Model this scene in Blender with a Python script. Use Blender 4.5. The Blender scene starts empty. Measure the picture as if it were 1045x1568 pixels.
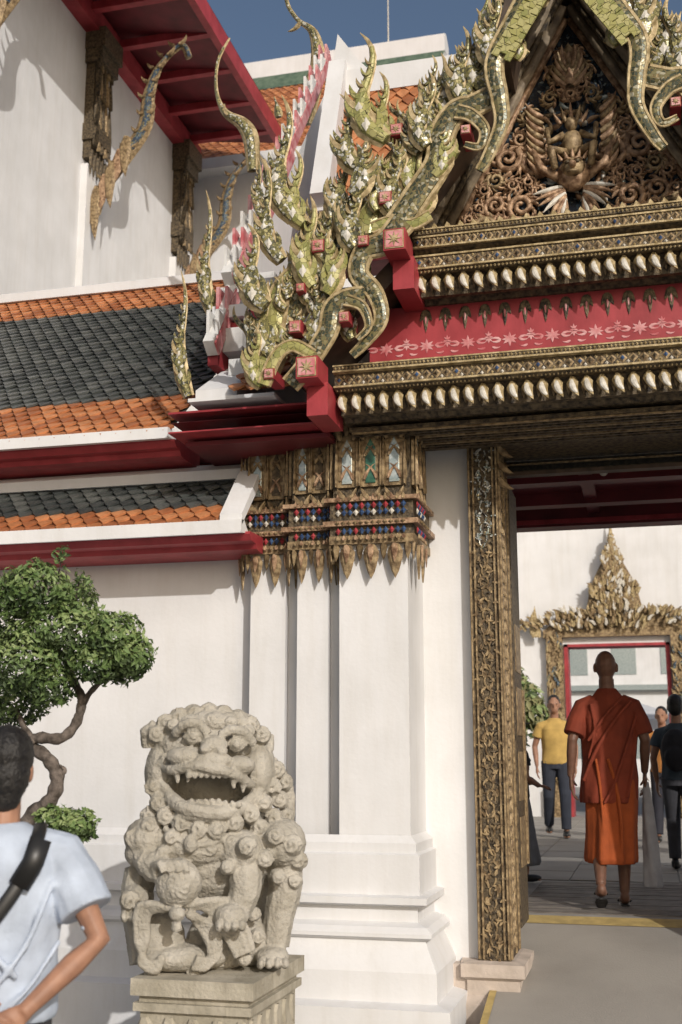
import bpy, math, random
from mathutils import Vector, Matrix
R=random.Random(7)
F=1800.0; TH=math.radians(11.9); AZ=math.radians(14.4); HC=1.55
ct,st,ca,sa=math.cos(TH),math.sin(TH),math.cos(AZ),math.sin(AZ)
def sv(u,v,D):
    # surveyed bearing -> real point on the vertical plane Y=D
    dx=(u-522.5)/F; dy=(784-v)/F
    A=ct-st*dy; B=st+ct*dy
    t=D/(ca*A+sa*dx)
    return Vector(((-sa*A+ca*dx)*t,D,HC+B*t))
sc=bpy.context.scene
V=Vector
# ---------- materials ----------
def nm(name):
    m=bpy.data.materials.new(name); m.use_nodes=True
    nt=m.node_tree; return m,nt,nt.nodes['Principled BSDF']
def M(name,c1,c2=None,scale=6,rough=.6,metal=0,bump=0,bs=60,lo=.35,hi=.65,spec=.4,streak=0):
    m,nt,b=nm(name); N=nt.nodes; L=nt.links
    b.inputs['Roughness'].default_value=rough; b.inputs['Metallic'].default_value=metal
    b.inputs['Specular IOR Level'].default_value=spec
    tc=N.new('ShaderNodeTexCoord')
    n=N.new('ShaderNodeTexNoise'); n.inputs['Scale'].default_value=scale; n.inputs['Detail'].default_value=6
    L.new(tc.outputs['Object'],n.inputs['Vector'])
    r=N.new('ShaderNodeValToRGB'); r.color_ramp.elements[0].position=lo; r.color_ramp.elements[1].position=hi
    r.color_ramp.elements[0].color=(*c1,1); r.color_ramp.elements[1].color=(*(c2 or c1),1)
    L.new(n.outputs['Fac'],r.inputs['Fac']); out=r.outputs['Color']
    if streak:
        mp=N.new('ShaderNodeMapping'); mp.inputs['Scale'].default_value=(7,7,.8); L.new(tc.outputs['Object'],mp.inputs['Vector'])
        n3=N.new('ShaderNodeTexNoise'); n3.inputs['Scale'].default_value=1.6; n3.inputs['Detail'].default_value=8; n3.inputs['Roughness'].default_value=.65
        L.new(mp.outputs[0],n3.inputs['Vector'])
        r3=N.new('ShaderNodeValToRGB'); r3.color_ramp.elements[0].position=.28; r3.color_ramp.elements[1].position=.55
        q=1-streak; r3.color_ramp.elements[0].color=(q,q*.99,q*.97,1); r3.color_ramp.elements[1].color=(1,1,1,1)
        L.new(n3.outputs['Fac'],r3.inputs['Fac'])
        mx=N.new('ShaderNodeMix'); mx.data_type='RGBA'; mx.blend_type='MULTIPLY'; mx.inputs[0].default_value=1
        L.new(out,mx.inputs[6]); L.new(r3.outputs['Color'],mx.inputs[7]); out=mx.outputs[2]
    L.new(out,b.inputs['Base Color'])
    if bump:
        n2=N.new('ShaderNodeTexNoise'); n2.inputs['Scale'].default_value=bs; n2.inputs['Detail'].default_value=5
        L.new(tc.outputs['Object'],n2.inputs['Vector'])
        bp=N.new('ShaderNodeBump'); bp.inputs['Strength'].default_value=bump; bp.inputs['Distance'].default_value=.01
        L.new(n2.outputs['Fac'],bp.inputs['Height']); L.new(bp.outputs['Normal'],b.inputs['Normal'])
    return m
def mosaic(name,cols,scale=60,rough=.35,metal=.2,grout=(.05,.04,.02),bump=.5,edge=.06):
    m,nt,b=nm(name); N=nt.nodes; L=nt.links
    b.inputs['Roughness'].default_value=rough; b.inputs['Metallic'].default_value=metal
    tc=N.new('ShaderNodeTexCoord')
    v=N.new('ShaderNodeTexVoronoi'); v.inputs['Scale'].default_value=scale
    v2=N.new('ShaderNodeTexVoronoi'); v2.feature='DISTANCE_TO_EDGE'; v2.inputs['Scale'].default_value=scale
    L.new(tc.outputs['Object'],v.inputs['Vector']); L.new(tc.outputs['Object'],v2.inputs['Vector'])
    s=N.new('ShaderNodeSeparateColor'); L.new(v.outputs['Color'],s.inputs[0])
    r=N.new('ShaderNodeValToRGB'); r.color_ramp.interpolation='CONSTANT'
    e=r.color_ramp.elements
    tot=sum(w for _,w in cols); acc=0
    for i,(c,w) in enumerate(cols):
        if i<2: el=e[i]; el.position=acc/tot
        else: el=e.new(acc/tot)
        el.color=(*c,1); acc+=w
    L.new(s.outputs[0],r.inputs['Fac'])
    g=N.new('ShaderNodeValToRGB'); g.color_ramp.elements[0].position=edge*.4; g.color_ramp.elements[1].position=edge
    L.new(v2.outputs['Distance'],g.inputs['Fac'])
    mx=N.new('ShaderNodeMix'); mx.data_type='RGBA'
    L.new(g.outputs['Color'],mx.inputs[0]); mx.inputs[6].default_value=(*grout,1)
    L.new(r.outputs['Color'],mx.inputs[7]); L.new(mx.outputs[2],b.inputs['Base Color'])
    bp=N.new('ShaderNodeBump'); bp.inputs['Strength'].default_value=bump; bp.inputs['Distance'].default_value=.006
    L.new(g.outputs['Color'],bp.inputs['Height']); L.new(bp.outputs['Normal'],b.inputs['Normal'])
    return m
white=M('white_plaster',(.63,.63,.635),(.70,.70,.71),2.2,.8,0,.15,35,streak=.06)
whited=M('weathered_white_plaster',(.46,.45,.43),(.68,.675,.66),5,.8,0,.2,30,.3,.5,streak=.2)
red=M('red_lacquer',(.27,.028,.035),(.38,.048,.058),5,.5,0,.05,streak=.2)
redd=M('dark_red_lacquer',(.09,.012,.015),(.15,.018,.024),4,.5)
pink=M('faded_red_paint',(.45,.10,.11),(.64,.36,.36),14,.6,0,.1)
gold=M('aged_gilding',(.12,.078,.04),(.38,.28,.155),30,.52,.25,.4,90)
goldl=M('bright_gilding',(.25,.185,.085),(.53,.42,.24),26,.48,.2,.3,90)
golddk=M('tarnished_gilding',(.03,.023,.017),(.16,.12,.07),34,.6,.25,.7,70)
copper=M('copper_gilding',(.14,.075,.04),(.48,.32,.20),26,.5,.25,.4,90)
frame=M('gable_frame_gilding',(.13,.10,.07),(.30,.24,.165),12,.6,.1,.3,60)
olive=mosaic('olive_gold_mosaic',[((.19,.175,.065),3),((.33,.29,.12),3),((.52,.51,.44),1.7),((.09,.09,.05),1.8)],60)
scale_m=mosaic('naga_scale_mosaic',[((.055,.065,.04),3),((.19,.17,.075),2),((.36,.34,.24),1)],50,grout=(.27,.20,.09),bump=.8)
yg=mosaic('yellow_green_glass',[((.34,.32,.11),3),((.41,.38,.16),3),((.26,.26,.085),2)],28,.3,.1,edge=.03)
silver=mosaic('mirror_mosaic',[((.50,.52,.50),3),((.24,.29,.28),2),((.65,.63,.56),2),((.32,.26,.13),1)],90,.2,.4)
blueg=mosaic('blue_glass_mosaic',[((.04,.07,.12),3),((.12,.17,.21),2),((.25,.22,.12),2)],40,.3,.2)
bluew=mosaic('pediment_glass',[((.02,.03,.05),5),((.05,.09,.13),2),((.3,.35,.35),.5)],60,.3,.3)
inlay=M('white_inlay',(.46,.43,.37),(.66,.63,.56),40,.45)
blue=M('blue_glass',(.02,.04,.10),(.06,.11,.22),30,.2)
green=M('green_glass',(.02,.07,.05),(.05,.14,.09),30,.2)
teal=M('pale_glass',(.26,.32,.32),(.5,.54,.52),30,.2,.3)
mirror=M('transom_glass',(.25,.27,.27),(.35,.36,.36),3,.06,.9)
ora=[M('orange_tile_%s'%k,c,(c[0]*1.35,c[1]*1.4,c[2]*1.5),14,.55,streak=.25) for k,c in zip('abc',[(.36,.14,.055),(.43,.18,.075),(.28,.10,.04)])]
drk=[M('dark_tile_%s'%k,c,(c[0]*1.6,c[1]*1.6,c[2]*1.6),14,.4) for k,c in zip('abc',[(.045,.05,.048),(.065,.069,.066),(.032,.036,.036)])]
stone=M('grey_stone',(.30,.275,.225),(.47,.44,.385),9,.9,0,.9,70,.3,.7)
stoneb=M('plinth_stone',(.32,.29,.225),(.48,.44,.36),6,.9,0,.6,50,streak=.3)
pinkst=M('pinkish_stone',(.40,.34,.29),(.56,.48,.42),7,.8,0,.3,50)
pave=M('paving',(.25,.24,.225),(.36,.345,.32),3,.85,0,.3,30)
rampm=M('ramp_grey',(.25,.232,.208),(.31,.29,.262),1.6,.8,0,.25,90)
yel=M('yellow_line',(.33,.25,.10),(.47,.35,.14),14,.7)
woodd=M('dark_wood',(.05,.035,.026),(.12,.08,.055),8,.6)
plank=M('weathered_planks',(.10,.085,.075),(.19,.17,.15),8,.7)
bark=M('bark',(.05,.04,.032),(.17,.14,.12),25,.9,0,.8,60)
black=M('black_metal',(.012,.012,.012),(.02,.02,.02),8,.4)
# ---------- mesh builder ----------
class MB:
    def __init__(s): s.v=[];s.f=[];s.m=[]
    def add(s,vs,fs,m=0):
        o=len(s.v); s.v+=[tuple(p) for p in vs]; s.f+=[tuple(i+o for i in f) for f in fs]
        s.m+=(m if isinstance(m,list) else [m]*len(fs))
    def box(s,x0,x1,y0,y1,z0,z1,m=0):
        s.add([(x,y,z) for z in(z0,z1) for y in(y0,y1) for x in(x0,x1)],
          [(0,2,3,1),(4,5,7,6),(0,1,5,4),(2,6,7,3),(0,4,6,2),(1,3,7,5)],m)
    def prof(s,pr,x0,x1,m=0):
        n=len(pr); vs=[(x0,y,z) for y,z in pr]+[(x1,y,z) for y,z in pr]
        s.add(vs,[(i,(i+1)%n,n+(i+1)%n,n+i) for i in range(n)]+[tuple(range(n))[::-1],tuple(range(n,2*n))],m)
    def sweep(s,path,pr,m=0):
        P=[V((p[0],p[1])) for p in path]; off=[]
        for i in range(len(P)):
            ds=[]
            if i>0: ds.append((P[i]-P[i-1]).normalized())
            if i<len(P)-1: ds.append((P[i+1]-P[i]).normalized())
            ns=[V((d.y,-d.x)) for d in ds]
            if len(ns)==2:
                b=(ns[0]+ns[1]).normalized(); k=1/max(.2,b.dot(ns[0])); off.append(b*k)
            else: off.append(ns[0])
        n=len(pr); vs=[]
        for p,o in zip(P,off):
            for (d,z) in pr: vs.append((p.x+o.x*d,p.y+o.y*d,z))
        s.add(vs,[(i*n+j,i*n+j+1,(i+1)*n+j+1,(i+1)*n+j) for i in range(len(P)-1) for j in range(n-1)],m)
    def plate(s,O,U,W,pts,T,m=0,m2=None,ins=.7):
        N=U.cross(W)
        O=V(O); n=len(pts); cx=sum(p[0] for p in pts)/n; cz=sum(p[1] for p in pts)/n
        a=[O+U*p[0]+W*p[1] for p in pts]
        b=[O+U*p[0]+W*p[1]+N*T*.7 for p in pts]
        c=[O+U*(cx+(p[0]-cx)*ins)+W*(cz+(p[1]-cz)*ins)+N*T for p in pts]
        fs=[(i,(i+1)%n,n+(i+1)%n,n+i) for i in range(n)]+[(n+i,n+(i+1)%n,2*n+(i+1)%n,2*n+i) for i in range(n)]
        mm=[m]*len(fs)+[m if m2 is None else m2]
        s.add(a+b+c,fs+[tuple(range(2*n,3*n))],mm)
    def leaf(s,O,U,N,L,W,T,m=0,curl=0,n=5,m2=None):
        O=V(O); U=V(U).normalized(); N=V(N).normalized(); S=N.cross(U)
        vs=[];p=O.copy();a=0
        for i in range(n+1):
            t=i/n; w=W/2*min(1,t*2.5+.4)*(max(0,1-t)**.65)
            d=U*math.cos(a)+S*math.sin(a); q=S*math.cos(a)-U*math.sin(a)
            k=T*(1-t*.6)
            vs+=[p+q*w,p+q*w*.55+N*k,p-q*w*.55+N*k,p-q*w]
            p=p+d*(L/n); a+=curl/n
        fs=[];mm=[]
        for i in range(n):
            for j in range(3):
                fs.append((i*4+j,i*4+j+1,i*4+j+5,i*4+j+4)); mm.append(m2 if (j==1 and m2 is not None and 0<i<n-1) else m)
        s.add(vs,fs,mm)
    def pyr(s,O,U,W,w,h,T,m=0):
        N=U.cross(W); O=V(O)
        s.add([O-U*w,O-W*h,O+U*w,O+W*h,O+N*T],[(0,1,4),(1,2,4),(2,3,4),(3,0,4)],m)
    def ell(s,c,r,m=0,rot=None,n=12,k=8):
        c=V(c); vs=[]
        if not hasattr(r,'__len__'): r=(r,r,r)
        for i in range(k+1):
            ph=math.pi*i/k
            for j in range(n):
                t=2*math.pi*j/n; p=V((math.sin(ph)*math.cos(t)*r[0],math.sin(ph)*math.sin(t)*r[1],math.cos(ph)*r[2]))
                if rot: p=rot@p
                vs.append(c+p)
        s.add(vs,[(i*n+j,(i+1)*n+j,(i+1)*n+(j+1)%n,i*n+(j+1)%n) for i in range(k) for j in range(n)],m)
    def ring(s,rings,m=0):
        n=len(rings[0]); vs=[p for r in rings for p in r]
        fs=[(i*n+j,i*n+(j+1)%n,(i+1)*n+(j+1)%n,(i+1)*n+j) for i in range(len(rings)-1) for j in range(n)]
        fs+=[tuple(range(n))[::-1],tuple(range((len(rings)-1)*n,len(rings)*n))]
        s.add(vs,fs,m)
    def tube(s,pts,rad,n=8,m=0,ref=None,fl=1.0):
        pts=[V(p) for p in pts]; rs=[]
        ref=V(ref) if ref else V((0,1,0))
        for i,p in enumerate(pts):
            d=(pts[min(i+1,len(pts)-1)]-pts[max(i-1,0)]).normalized()
            a=d.cross(ref)
            if a.length<.05: a=d.cross(V((1,.1,0)))
            a.normalize(); b=a.cross(d).normalized()
            r=rad[i] if hasattr(rad,'__len__') else rad
            rs.append([p+a*math.cos(2*math.pi*j/n)*r+b*math.sin(2*math.pi*j/n)*r*fl for j in range(n)])
        s.ring(rs,m)
    def loft(s,rings,n=28,m=0,fold=None):
        rs=[]
        for i,(cx,cy,cz,rx,ry) in enumerate(rings):
            q=[]
            for j in range(n):
                t=2*math.pi*j/n; k=1+(fold(t,cz) if fold else 0)
                q.append(V((cx+math.cos(t)*rx*k,cy+math.sin(t)*ry*k,cz)))
            rs.append(q)
        s.ring(rs,m)
    def mirror(s,xc,a=0,fa=0):
        n=len(s.v)-a; o=len(s.v)
        s.v+=[(2*xc-x,y,z) for x,y,z in s.v[a:o]]
        fs=s.f[fa:]; s.m+=s.m[fa:]
        s.f+=[tuple(i+n for i in f[::-1]) for f in fs]
    def obj(s,name,mats,parent=None,smooth=False):
        me=bpy.data.meshes.new(name); me.from_pydata(s.v,[],s.f)
        for m in mats: me.materials.append(m)
        me.polygons.foreach_set('material_index',s.m)
        if smooth: me.polygons.foreach_set('use_smooth',[True]*len(me.polygons))
        me.update(); o=bpy.data.objects.new(name,me); sc.collection.objects.link(o)
        if parent: o.parent=parent
        return o
def organic(mb,name,mat,parent,vox,sm=4,disp=0,ds=.05):
    o=mb.obj(name,[mat],parent,True)
    r=o.modifiers.new('r','REMESH'); r.mode='VOXEL'; r.voxel_size=vox; r.use_smooth_shade=True
    s=o.modifiers.new('s','SMOOTH'); s.iterations=sm; s.factor=.5
    if disp:
        t=bpy.data.textures.new(name,'CLOUDS'); t.noise_scale=ds; t.noise_depth=3
        d=o.modifiers.new('d','DISPLACE'); d.texture=t; d.strength=disp; d.mid_level=.5
    return o
def empty(name,loc=None,yaw=0,s=1):
    e=bpy.data.objects.new(name,None); sc.collection.objects.link(e)
    if loc is not None: e.location=loc
    e.rotation_euler=(0,0,yaw); e.scale=(s,s,s)
    return e
X1,Y1,Z1=V((1,0,0)),V((0,1,0)),V((0,0,1)); NF=V((0,-1,0))
def cr(ctrl,k=6):
    ctrl=[V(c) for c in ctrl]
    P=[ctrl[0]]+list(ctrl)+[ctrl[-1]]; out=[]
    for i in range(1,len(P)-2):
        for j in range(k):
            t=j/k; a,c,d,e=P[i-1],P[i],P[i+1],P[i+2]
            out.append(.5*((2*c)+(d-a)*t+(2*a-5*c+4*d-e)*t*t+(3*c-a-3*d+e)*t**3))
    out.append(P[-2]); return out
# ================= ground =================
b=MB(); b.add([(-300,-100,0),(300,-100,0),(300,500,0),(-300,500,0)],[(0,1,2,3)]); b.obj('ground',[pave])
b=MB()
b.prof([(8.18,.55),(5.65,.004),(5.65,-.05),(8.18,-.05)],-.93,2.6,0)
o=b.obj('entrance_ramp',[rampm])
b=MB(); sl=(.55-.004)/(8.18-5.65)
def rz(y): return .004+(y-5.65)*sl
for x0,x1,y0,y1 in((-.93,-.89,5.66,8.02),(-.93,2.59,8.025,8.17)):
    b.add([(x0,y0,rz(y0)+.004),(x1,y0,rz(y0)+.004),(x1,y1,rz(y1)+.004),(x0,y1,rz(y1)+.004)],[(0,1,2,3)])
b.obj('yellow_ramp_marking',[yel])
b=MB(); b.box(-9,9,8.185,60,-.05,.55); b.obj('courtyard_pavement',[pave])
b=MB()
for i in range(16):
    y=8.3+i*.13; b.box(-.92,1.6,y,y+.115,.55,.556+.004*R.random())
b.obj('timber_walkway',[plank])
b=MB()
for i in range(9):
    for j in range(14):
        b.box(-1.6+i*.45,-1.6+i*.45+.44,10.5+j*.8,10.5+j*.8+.79,.5,.556+.002*((i+j)%3))
b.obj('stone_walkway',[rampm])
# ================= gate building =================
gate=empty('temple_gate_building')
def SX(u,v,D): return sv(u,v,D).x
Y3,Y2,Y1p,YW=6.60,6.70,6.80,6.92
x3l,x3r=SX(520,1000,Y3),SX(626,1000,Y3)
x2l=SX(455,1000,Y2); x2r=SX(503,1000,Y2); x1l=SX(383,1000,Y1p); x1r=SX(437,1000,Y1p)
xj0=SX(722,1000,7.0); xj1=SX(770,1000,7.0)
YR=7.08
b=MB()
b.box(x3l,x3r,Y3,7.5,0,4.4)
b.box(x2l,x3l+.01,Y2+.06,7.5,0,4.0); b.box(x2l,x2r,Y2,Y2+.07,0,3.4)
b.box(x1l,x2l+.01,Y1p+.06,7.5,0,4.0); b.box(x1l,x1r,Y1p,Y1p+.07,0,3.4)
b.box(x3r-.01,xj0+.06,YR,7.5,0,4.4)
xr1=.80; xr0=xr1+(xj1-xj0)
b.box(xr0-.06,xr0+.3,YR,7.5,0,4.4); b.box(xr0+.29,xr0+.85,Y3,7.5,0,4.4); b.box(xr0+.84,9,YW,7.5,0,3.4)
b.box(xj0,xr0,7.12,7.5,3.62,4.6)
basepr=[(0,1.14),(.035,1.10),(.035,1.05),(.055,1.04),(.055,.83),(.10,.82),(.10,.785),(.04,.77),(.04,.69),(.10,.67),(.13,.64),(.13,.62),(.09,.60),(.16,.45),(.16,.30),(.24,.28),(.24,.05),(.26,.0)]
b.sweep([(x1l-.02,YW),(x1l-.02,Y1p-.01),(x2l-.02,Y1p-.01),(x2l-.02,Y3-.002),(x3r+.002,Y3-.002),(x3r+.002,YR)],basepr)
b.obj('gate_walls',[white],gate)
b=MB()
b.sweep([(x3r+.2,YR),(xj0-.03,YR),(xj0-.03,6.99),(xj1+.02,6.99),(xj1+.02,7.5)],[(0,.44),(.06,.43),(.06,.36),(.03,.34),(.03,.26),(.09,.22),(.09,.12),(.14,.10),(.14,0)])
b.box(xj0-.03,xj1+.02,6.99,7.5,.0,.44)
b.box(x3r+.14,xj0,6.98,7.3,0,.42)
b.obj('jamb_plinth',[pinkst],gate)
def capface(b,O,U,w,zt):
    N=U.cross(Z1)
    def P(s,z,o=0): return V((O[0],O[1],z))+U*s+N*o
    n=max(1,round(w/.135)); p=w/n
    for i in range(n):
        c=(i+.5)*p; h=p*.47
        b.plate(P(c,3.12,.035),U,Z1,[(-h,0),(h,0),(h,.27),(0,.34),(-h,.27)],.022,0)
        b.plate(P(c,3.14,.058),U,Z1,[(-h*.45,0),(h*.45,0),(h*.45,.21),(0,.27),(-h*.45,.21)],.004,(3 if i!=1 else 4) if w>.3 else (7 if i%2 else 3),ins=.9)
        for k in(-1,0,1):
            b.leaf(P(c+k*h*.6,3.40+(.03 if k==0 else 0),.06),Z1+U*k*.25+N*.25,N,.12,.05,.015,0)
        for k in(-1,1):
            b.leaf(P(c+k*h*.95,3.12,.06),Z1,N,.30,.03,.02,0)
            b.leaf(P(c+k*h*.4,3.05,.06),Z1+U*k*.5,N,.07,.04,.02,0)
            b.leaf(P(c+k*h*.55,3.16,.06),Z1-U*k*.3,N,.12,.03,.012,1,curl=k*.8)
            b.leaf(P(c+k*h*.5,3.30,.06),Z1-U*k*.4,N,.09,.03,.012,0,curl=k*.8)
        b.leaf(P(c,2.77,.055),-Z1,N,.20,p*.85,.02,0,m2=None)
        b.leaf(P(c,2.77,.078),-Z1,N,.11,p*.4,.012,1)
        for k in(-1,1): b.leaf(P(c+k*p*.5,2.78,.04),-Z1,N,.10,p*.4,.015,0)
    m=max(2,round(w/.036)); q=w/m
    for i in range(m):
        c=(i+.5)*q
        b.pyr(P(c,3.005,.062),U,Z1,q*.48,.022,.012,2 if i%2 else 5)
        b.pyr(P(c,2.965,.062),U,Z1,q*.48,.02,.012,6 if i%3==0 else 2)
        b.pyr(P(c,2.855,.062),U,Z1,q*.45,.022,.012,5 if i%3==0 else 2)
        b.pyr(P(c,2.90,.085),U,Z1,q*.45,.012,.01,0)
        b.leaf(P(c,2.80,.07),Z1,N,.03,q,.01,1 if i%2 else 0)
        b.leaf(P(c,3.035,.07),Z1,N,.04,q,.012,1 if i%3==0 else 0)
cm=[gold,copper,blue,teal,green,red,inlay,golddk]
b=MB()
for (xa,xb,yf,yb) in((x3l,x3r,Y3,YR),(x2l,x2r,Y2,Y2+.06),(x1l,x1r,Y1p,Y1p+.06)):
    for z0,z1,o,mm in((2.78,2.83,.05,0),(2.83,2.885,.045,7),(2.885,2.915,.08,1),(2.915,3.03,.045,7),(3.03,3.055,.075,1),(3.055,3.48,.03,7),(3.48,3.56,.07,0)):
        b.box(xa-o,xb+o,yf-o,yb,z0+.0005,z1,mm)
    capface(b,(xa-.01,yf),X1,xb-xa+.02,0)
    capface(b,(xb,yf-.03),Y1,.26 if yb>6.9 else .09,0)
    capface(b,(xa,yb),-Y1,yb-yf+.03,0)
b.obj('pilaster_capitals',cm,gate)
b=MB()
def jamb(xa,xb,s):
    b.box(xa,xb,7.0,7.45,.44,3.44,2)
    for x in(xa+.004,xa+.03,xb-.038,xb-.014):
        b.box(x,x+.010,6.985,7.0,.45,3.44,0)
    z=.48;i=0; cx=(xa+xb)/2; w=(xb-xa)/2-.045
    while z<3.4:
        m=4 if z>2.85 else 0
        sg=1 if i%2 else -1
        for k in range(5):
            a=k*1.25+i*1.1
            b.leaf((cx-sg*w*.35+.03*math.cos(a),6.995,z+.025*math.sin(a)),V((math.cos(a),0,math.sin(a))),NF,.05,.024,.010,m if k%3 else 2,curl=1.2*sg)
        pts=[(cx+sg*w*.6*math.cos(t)*(1-t/9),6.995,z+.045*math.sin(t)*(1-t/9)) for t in [k*.6 for k in range(-2,8)]]
        b.tube(pts,[.0055]*len(pts),5,m)
        b.leaf((cx+sg*w*.8,6.995,z),V((-sg*.3,0,1)),NF,.06,.025,.01,m,curl=sg)
        z+=.066;i+=1
    xi=xb if s>0 else xa
    z=.5
    while z<3.4:
        for yy in(7.05,7.12,7.19):
            b.leaf((xi+s*.004,yy,z),Z1,X1*s,.07,.035,.01,0)
        z+=.075
    for yy in(7.0,7.24,7.40): b.box(min(xi,xi+s*.012),max(xi,xi+s*.012),yy,yy+.02,.45,3.43,0)
jamb(xj0,xj1,1); jamb(xr1,xr0,-1)
b.box(xj0,xr0,7.0,7.45,3.442,3.62,2)
for z in(3.45,3.475,3.585,3.6): b.box(xj0,xr0,6.985,7.0,z,z+.01,0)
x=xj0+.03
while x<xr0:
    b.leaf((x,6.995,3.50),Z1,NF,.07,.05,.012,0); b.pyr((x+.03,6.995,3.53),X1,Z1,.012,.018,.012,4); x+=.06
for i in range(3):
    b.leaf((xj1+.01,6.99,3.43-i*.1),V((.6,0,-1)),NF,.12,.06,.015,0,curl=.8)
b.obj('carved_door_frame',[gold,copper,golddk,teal,silver],gate)
b=MB(); b.box(xj1-.03,xj1+.015,7.46,7.9,.56,3.3,0); b.box(xj1-.035,xj1+.03,7.87,7.93,.9,2.0,1)
for z in(.9,1.3,1.7,2.1): b.box(xj1+.015,xj1+.02,7.55,7.85,z,z+.3,1)
b.obj('open_door_leaf',[golddk,gold],gate)
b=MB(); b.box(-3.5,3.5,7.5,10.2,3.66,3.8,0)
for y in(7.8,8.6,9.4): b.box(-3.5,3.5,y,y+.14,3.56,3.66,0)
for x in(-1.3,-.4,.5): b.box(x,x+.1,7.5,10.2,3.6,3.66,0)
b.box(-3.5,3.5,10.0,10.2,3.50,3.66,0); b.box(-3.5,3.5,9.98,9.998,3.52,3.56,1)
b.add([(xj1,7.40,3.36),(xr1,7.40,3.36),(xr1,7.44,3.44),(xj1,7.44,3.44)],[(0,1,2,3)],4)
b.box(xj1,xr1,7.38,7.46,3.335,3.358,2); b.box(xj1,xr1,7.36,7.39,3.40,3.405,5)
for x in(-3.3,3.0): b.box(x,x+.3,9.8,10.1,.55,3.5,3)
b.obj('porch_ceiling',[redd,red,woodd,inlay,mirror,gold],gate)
XL,XRr=sv(512,600,6.15).x, 1.45
XU0=sv(634,400,6.15).x; XU1=.95; XC=-.25
b=MB()
b.prof([(6.95,3.45),(6.40,3.47),(6.26,3.57),(6.24,3.59),(6.18,3.595),(6.16,3.61),(6.16,3.69),(6.13,3.70),(6.13,3.725),(6.4,3.73),(6.95,3.73)],XL,XRr,5)
b.box(XL+.02,XRr-.1,6.43,6.98,3.425,3.447,5)
for i in range(9): b.box(XL+.03,XRr-.1,6.45+i*.055,6.47+i*.055,3.415,3.426,5 if i%3 else 0)
b.box(XL+.15,XRr-.15,6.40,6.95,3.73,4.15,1)
b.prof([(6.95,4.13),(6.38,4.14),(6.28,4.24),(6.26,4.26),(6.20,4.265),(6.18,4.28),(6.18,4.36),(6.22,4.365),(6.15,4.40),(6.15,4.46),(6.13,4.47),(6.13,4.495),(6.4,4.50),(6.95,4.50)],XU0,XU1,5)
for (xa,xb,zz) in((XL,XRr,((6.125,3.69,3.70),(6.125,3.724,3.732),(6.15,3.608,3.618),(6.145,3.686,3.694))),(XU0,XU1,((6.17,4.28,4.29),(6.17,4.352,4.362),(6.14,4.395,4.405),(6.14,4.455,4.465),(6.122,4.494,4.502)))):
    for y,z0,z1 in zz: b.box(xa-.004,xb+.004,y,y+.05,z0,z1,6)
def row(x0,x1,y,z,pitch,kind):
    n=int((x1-x0)/pitch); p=(x1-x0)/n
    for i in range(n):
        x=x0+(i+.5)*p
        if kind=='hang':   # scalloped lotus petal: gilded rim, pale inlay, hooked tip
            j=R.uniform(-.003,.003)
            b.leaf((x-.014+j,y-.004,z+.012),V((-.06,-.42,-1)),NF,.142,p*1.04,.022,6,curl=.75,n=8)
            P=cr([V((x-.016+j,y-.028,z-.006)),V((x-.016,y-.046,z-.038)),V((x-.007,y-.056,z-.068)),V((x+.012,y-.058,z-.092))],3); k=len(P)
            b.tube(P,[p*.19*math.sin((i2+.9)/(k+.5)*math.pi)+.002 for i2 in range(k)],8,2,ref=(0,1,0),fl=.55)
            b.ell((x-.018+j,y-.018,z+.008),(.012,.012,.010),6,n=6,k=4)
            b.leaf((x+p*.5,y+.012,z-.01),V((.05,-.1,-1)),NF,.075,.032,.012,0)
        elif kind=='up':
            b.leaf((x,y,z),Z1,NF,.065,p*.95,.015,6); b.pyr((x,y-.016,z+.018),X1,Z1,.008,.012,.006,2)
        elif kind=='dia':
            b.pyr((x,y,z),X1,Z1,p*.46,.028,.010,0)
            b.pyr((x,y-.008,z),X1,Z1,p*.22,.014,.006,3 if i%4==0 else 5)
            b.pyr((x+p/2,y,z+.02),X1,Z1,p*.18,.012,.008,6); b.pyr((x+p/2,y,z-.02),X1,Z1,p*.18,.012,.008,6 if i%2 else 2)
        elif kind=='bead':
            b.pyr((x,y,z),X1,Z1,p*.45,.01,.01,6)
for (xa,xb,z) in((XL,XRr,3.575),(XU0,XU1,4.245)):
    b.box(xa+.01,xb-.01,6.262,6.30,z-.10,z-.01,5)
row(XL,XRr,6.24,3.575,.080,'hang'); row(XU0,XU1,6.25,4.25,.080,'hang')
row(XL,XRr,6.16,3.65,.055,'dia'); row(XL,XRr,6.128,3.7125,.022,'bead'); row(XL,XRr,6.18,3.60,.022,'bead')
row(XU0,XU1,6.18,4.32,.055,'dia'); row(XU0,XU1,6.15,4.43,.045,'dia'); row(XU0,XU1,6.128,4.482,.022,'bead'); row(XU0,XU1,6.19,4.27,.022,'bead')
row(XL+.2,XRr-.2,6.36,3.735,.055,'up'); row(XU0,XU1,6.20,4.50,.075,'up')
x=XL+.25;i=0
while x<XRr-.2:
    for k in range(8):
        a=k*math.pi/4
        b.leaf((x,6.398,3.90),V((math.cos(a),0,math.sin(a)*.7)),NF,.045,.024,.0015,4,n=3)
        b.leaf((x+.12,6.398,3.92+.012*math.sin(a)),V((math.cos(a),0,math.sin(a)*.9)),NF,.026,.016,.0015,4,n=3)
    for k in(-1,1):
        b.leaf((x+.05*k,6.398,3.90),V((k,0,.6)),NF,.07,.02,.0015,4,n=4,curl=-k*1.2)
        b.leaf((x+.05*k,6.398,3.90),V((k,0,-.6)),NF,.06,.02,.0015,4,n=4,curl=k*1.2)
        b.leaf((x+.12+.02*k,6.398,3.86),V((k,0,-.5)),NF,.05,.018,.0015,4,n=4,curl=k*1.2)
    x+=.24
x=XU0+.02
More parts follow.
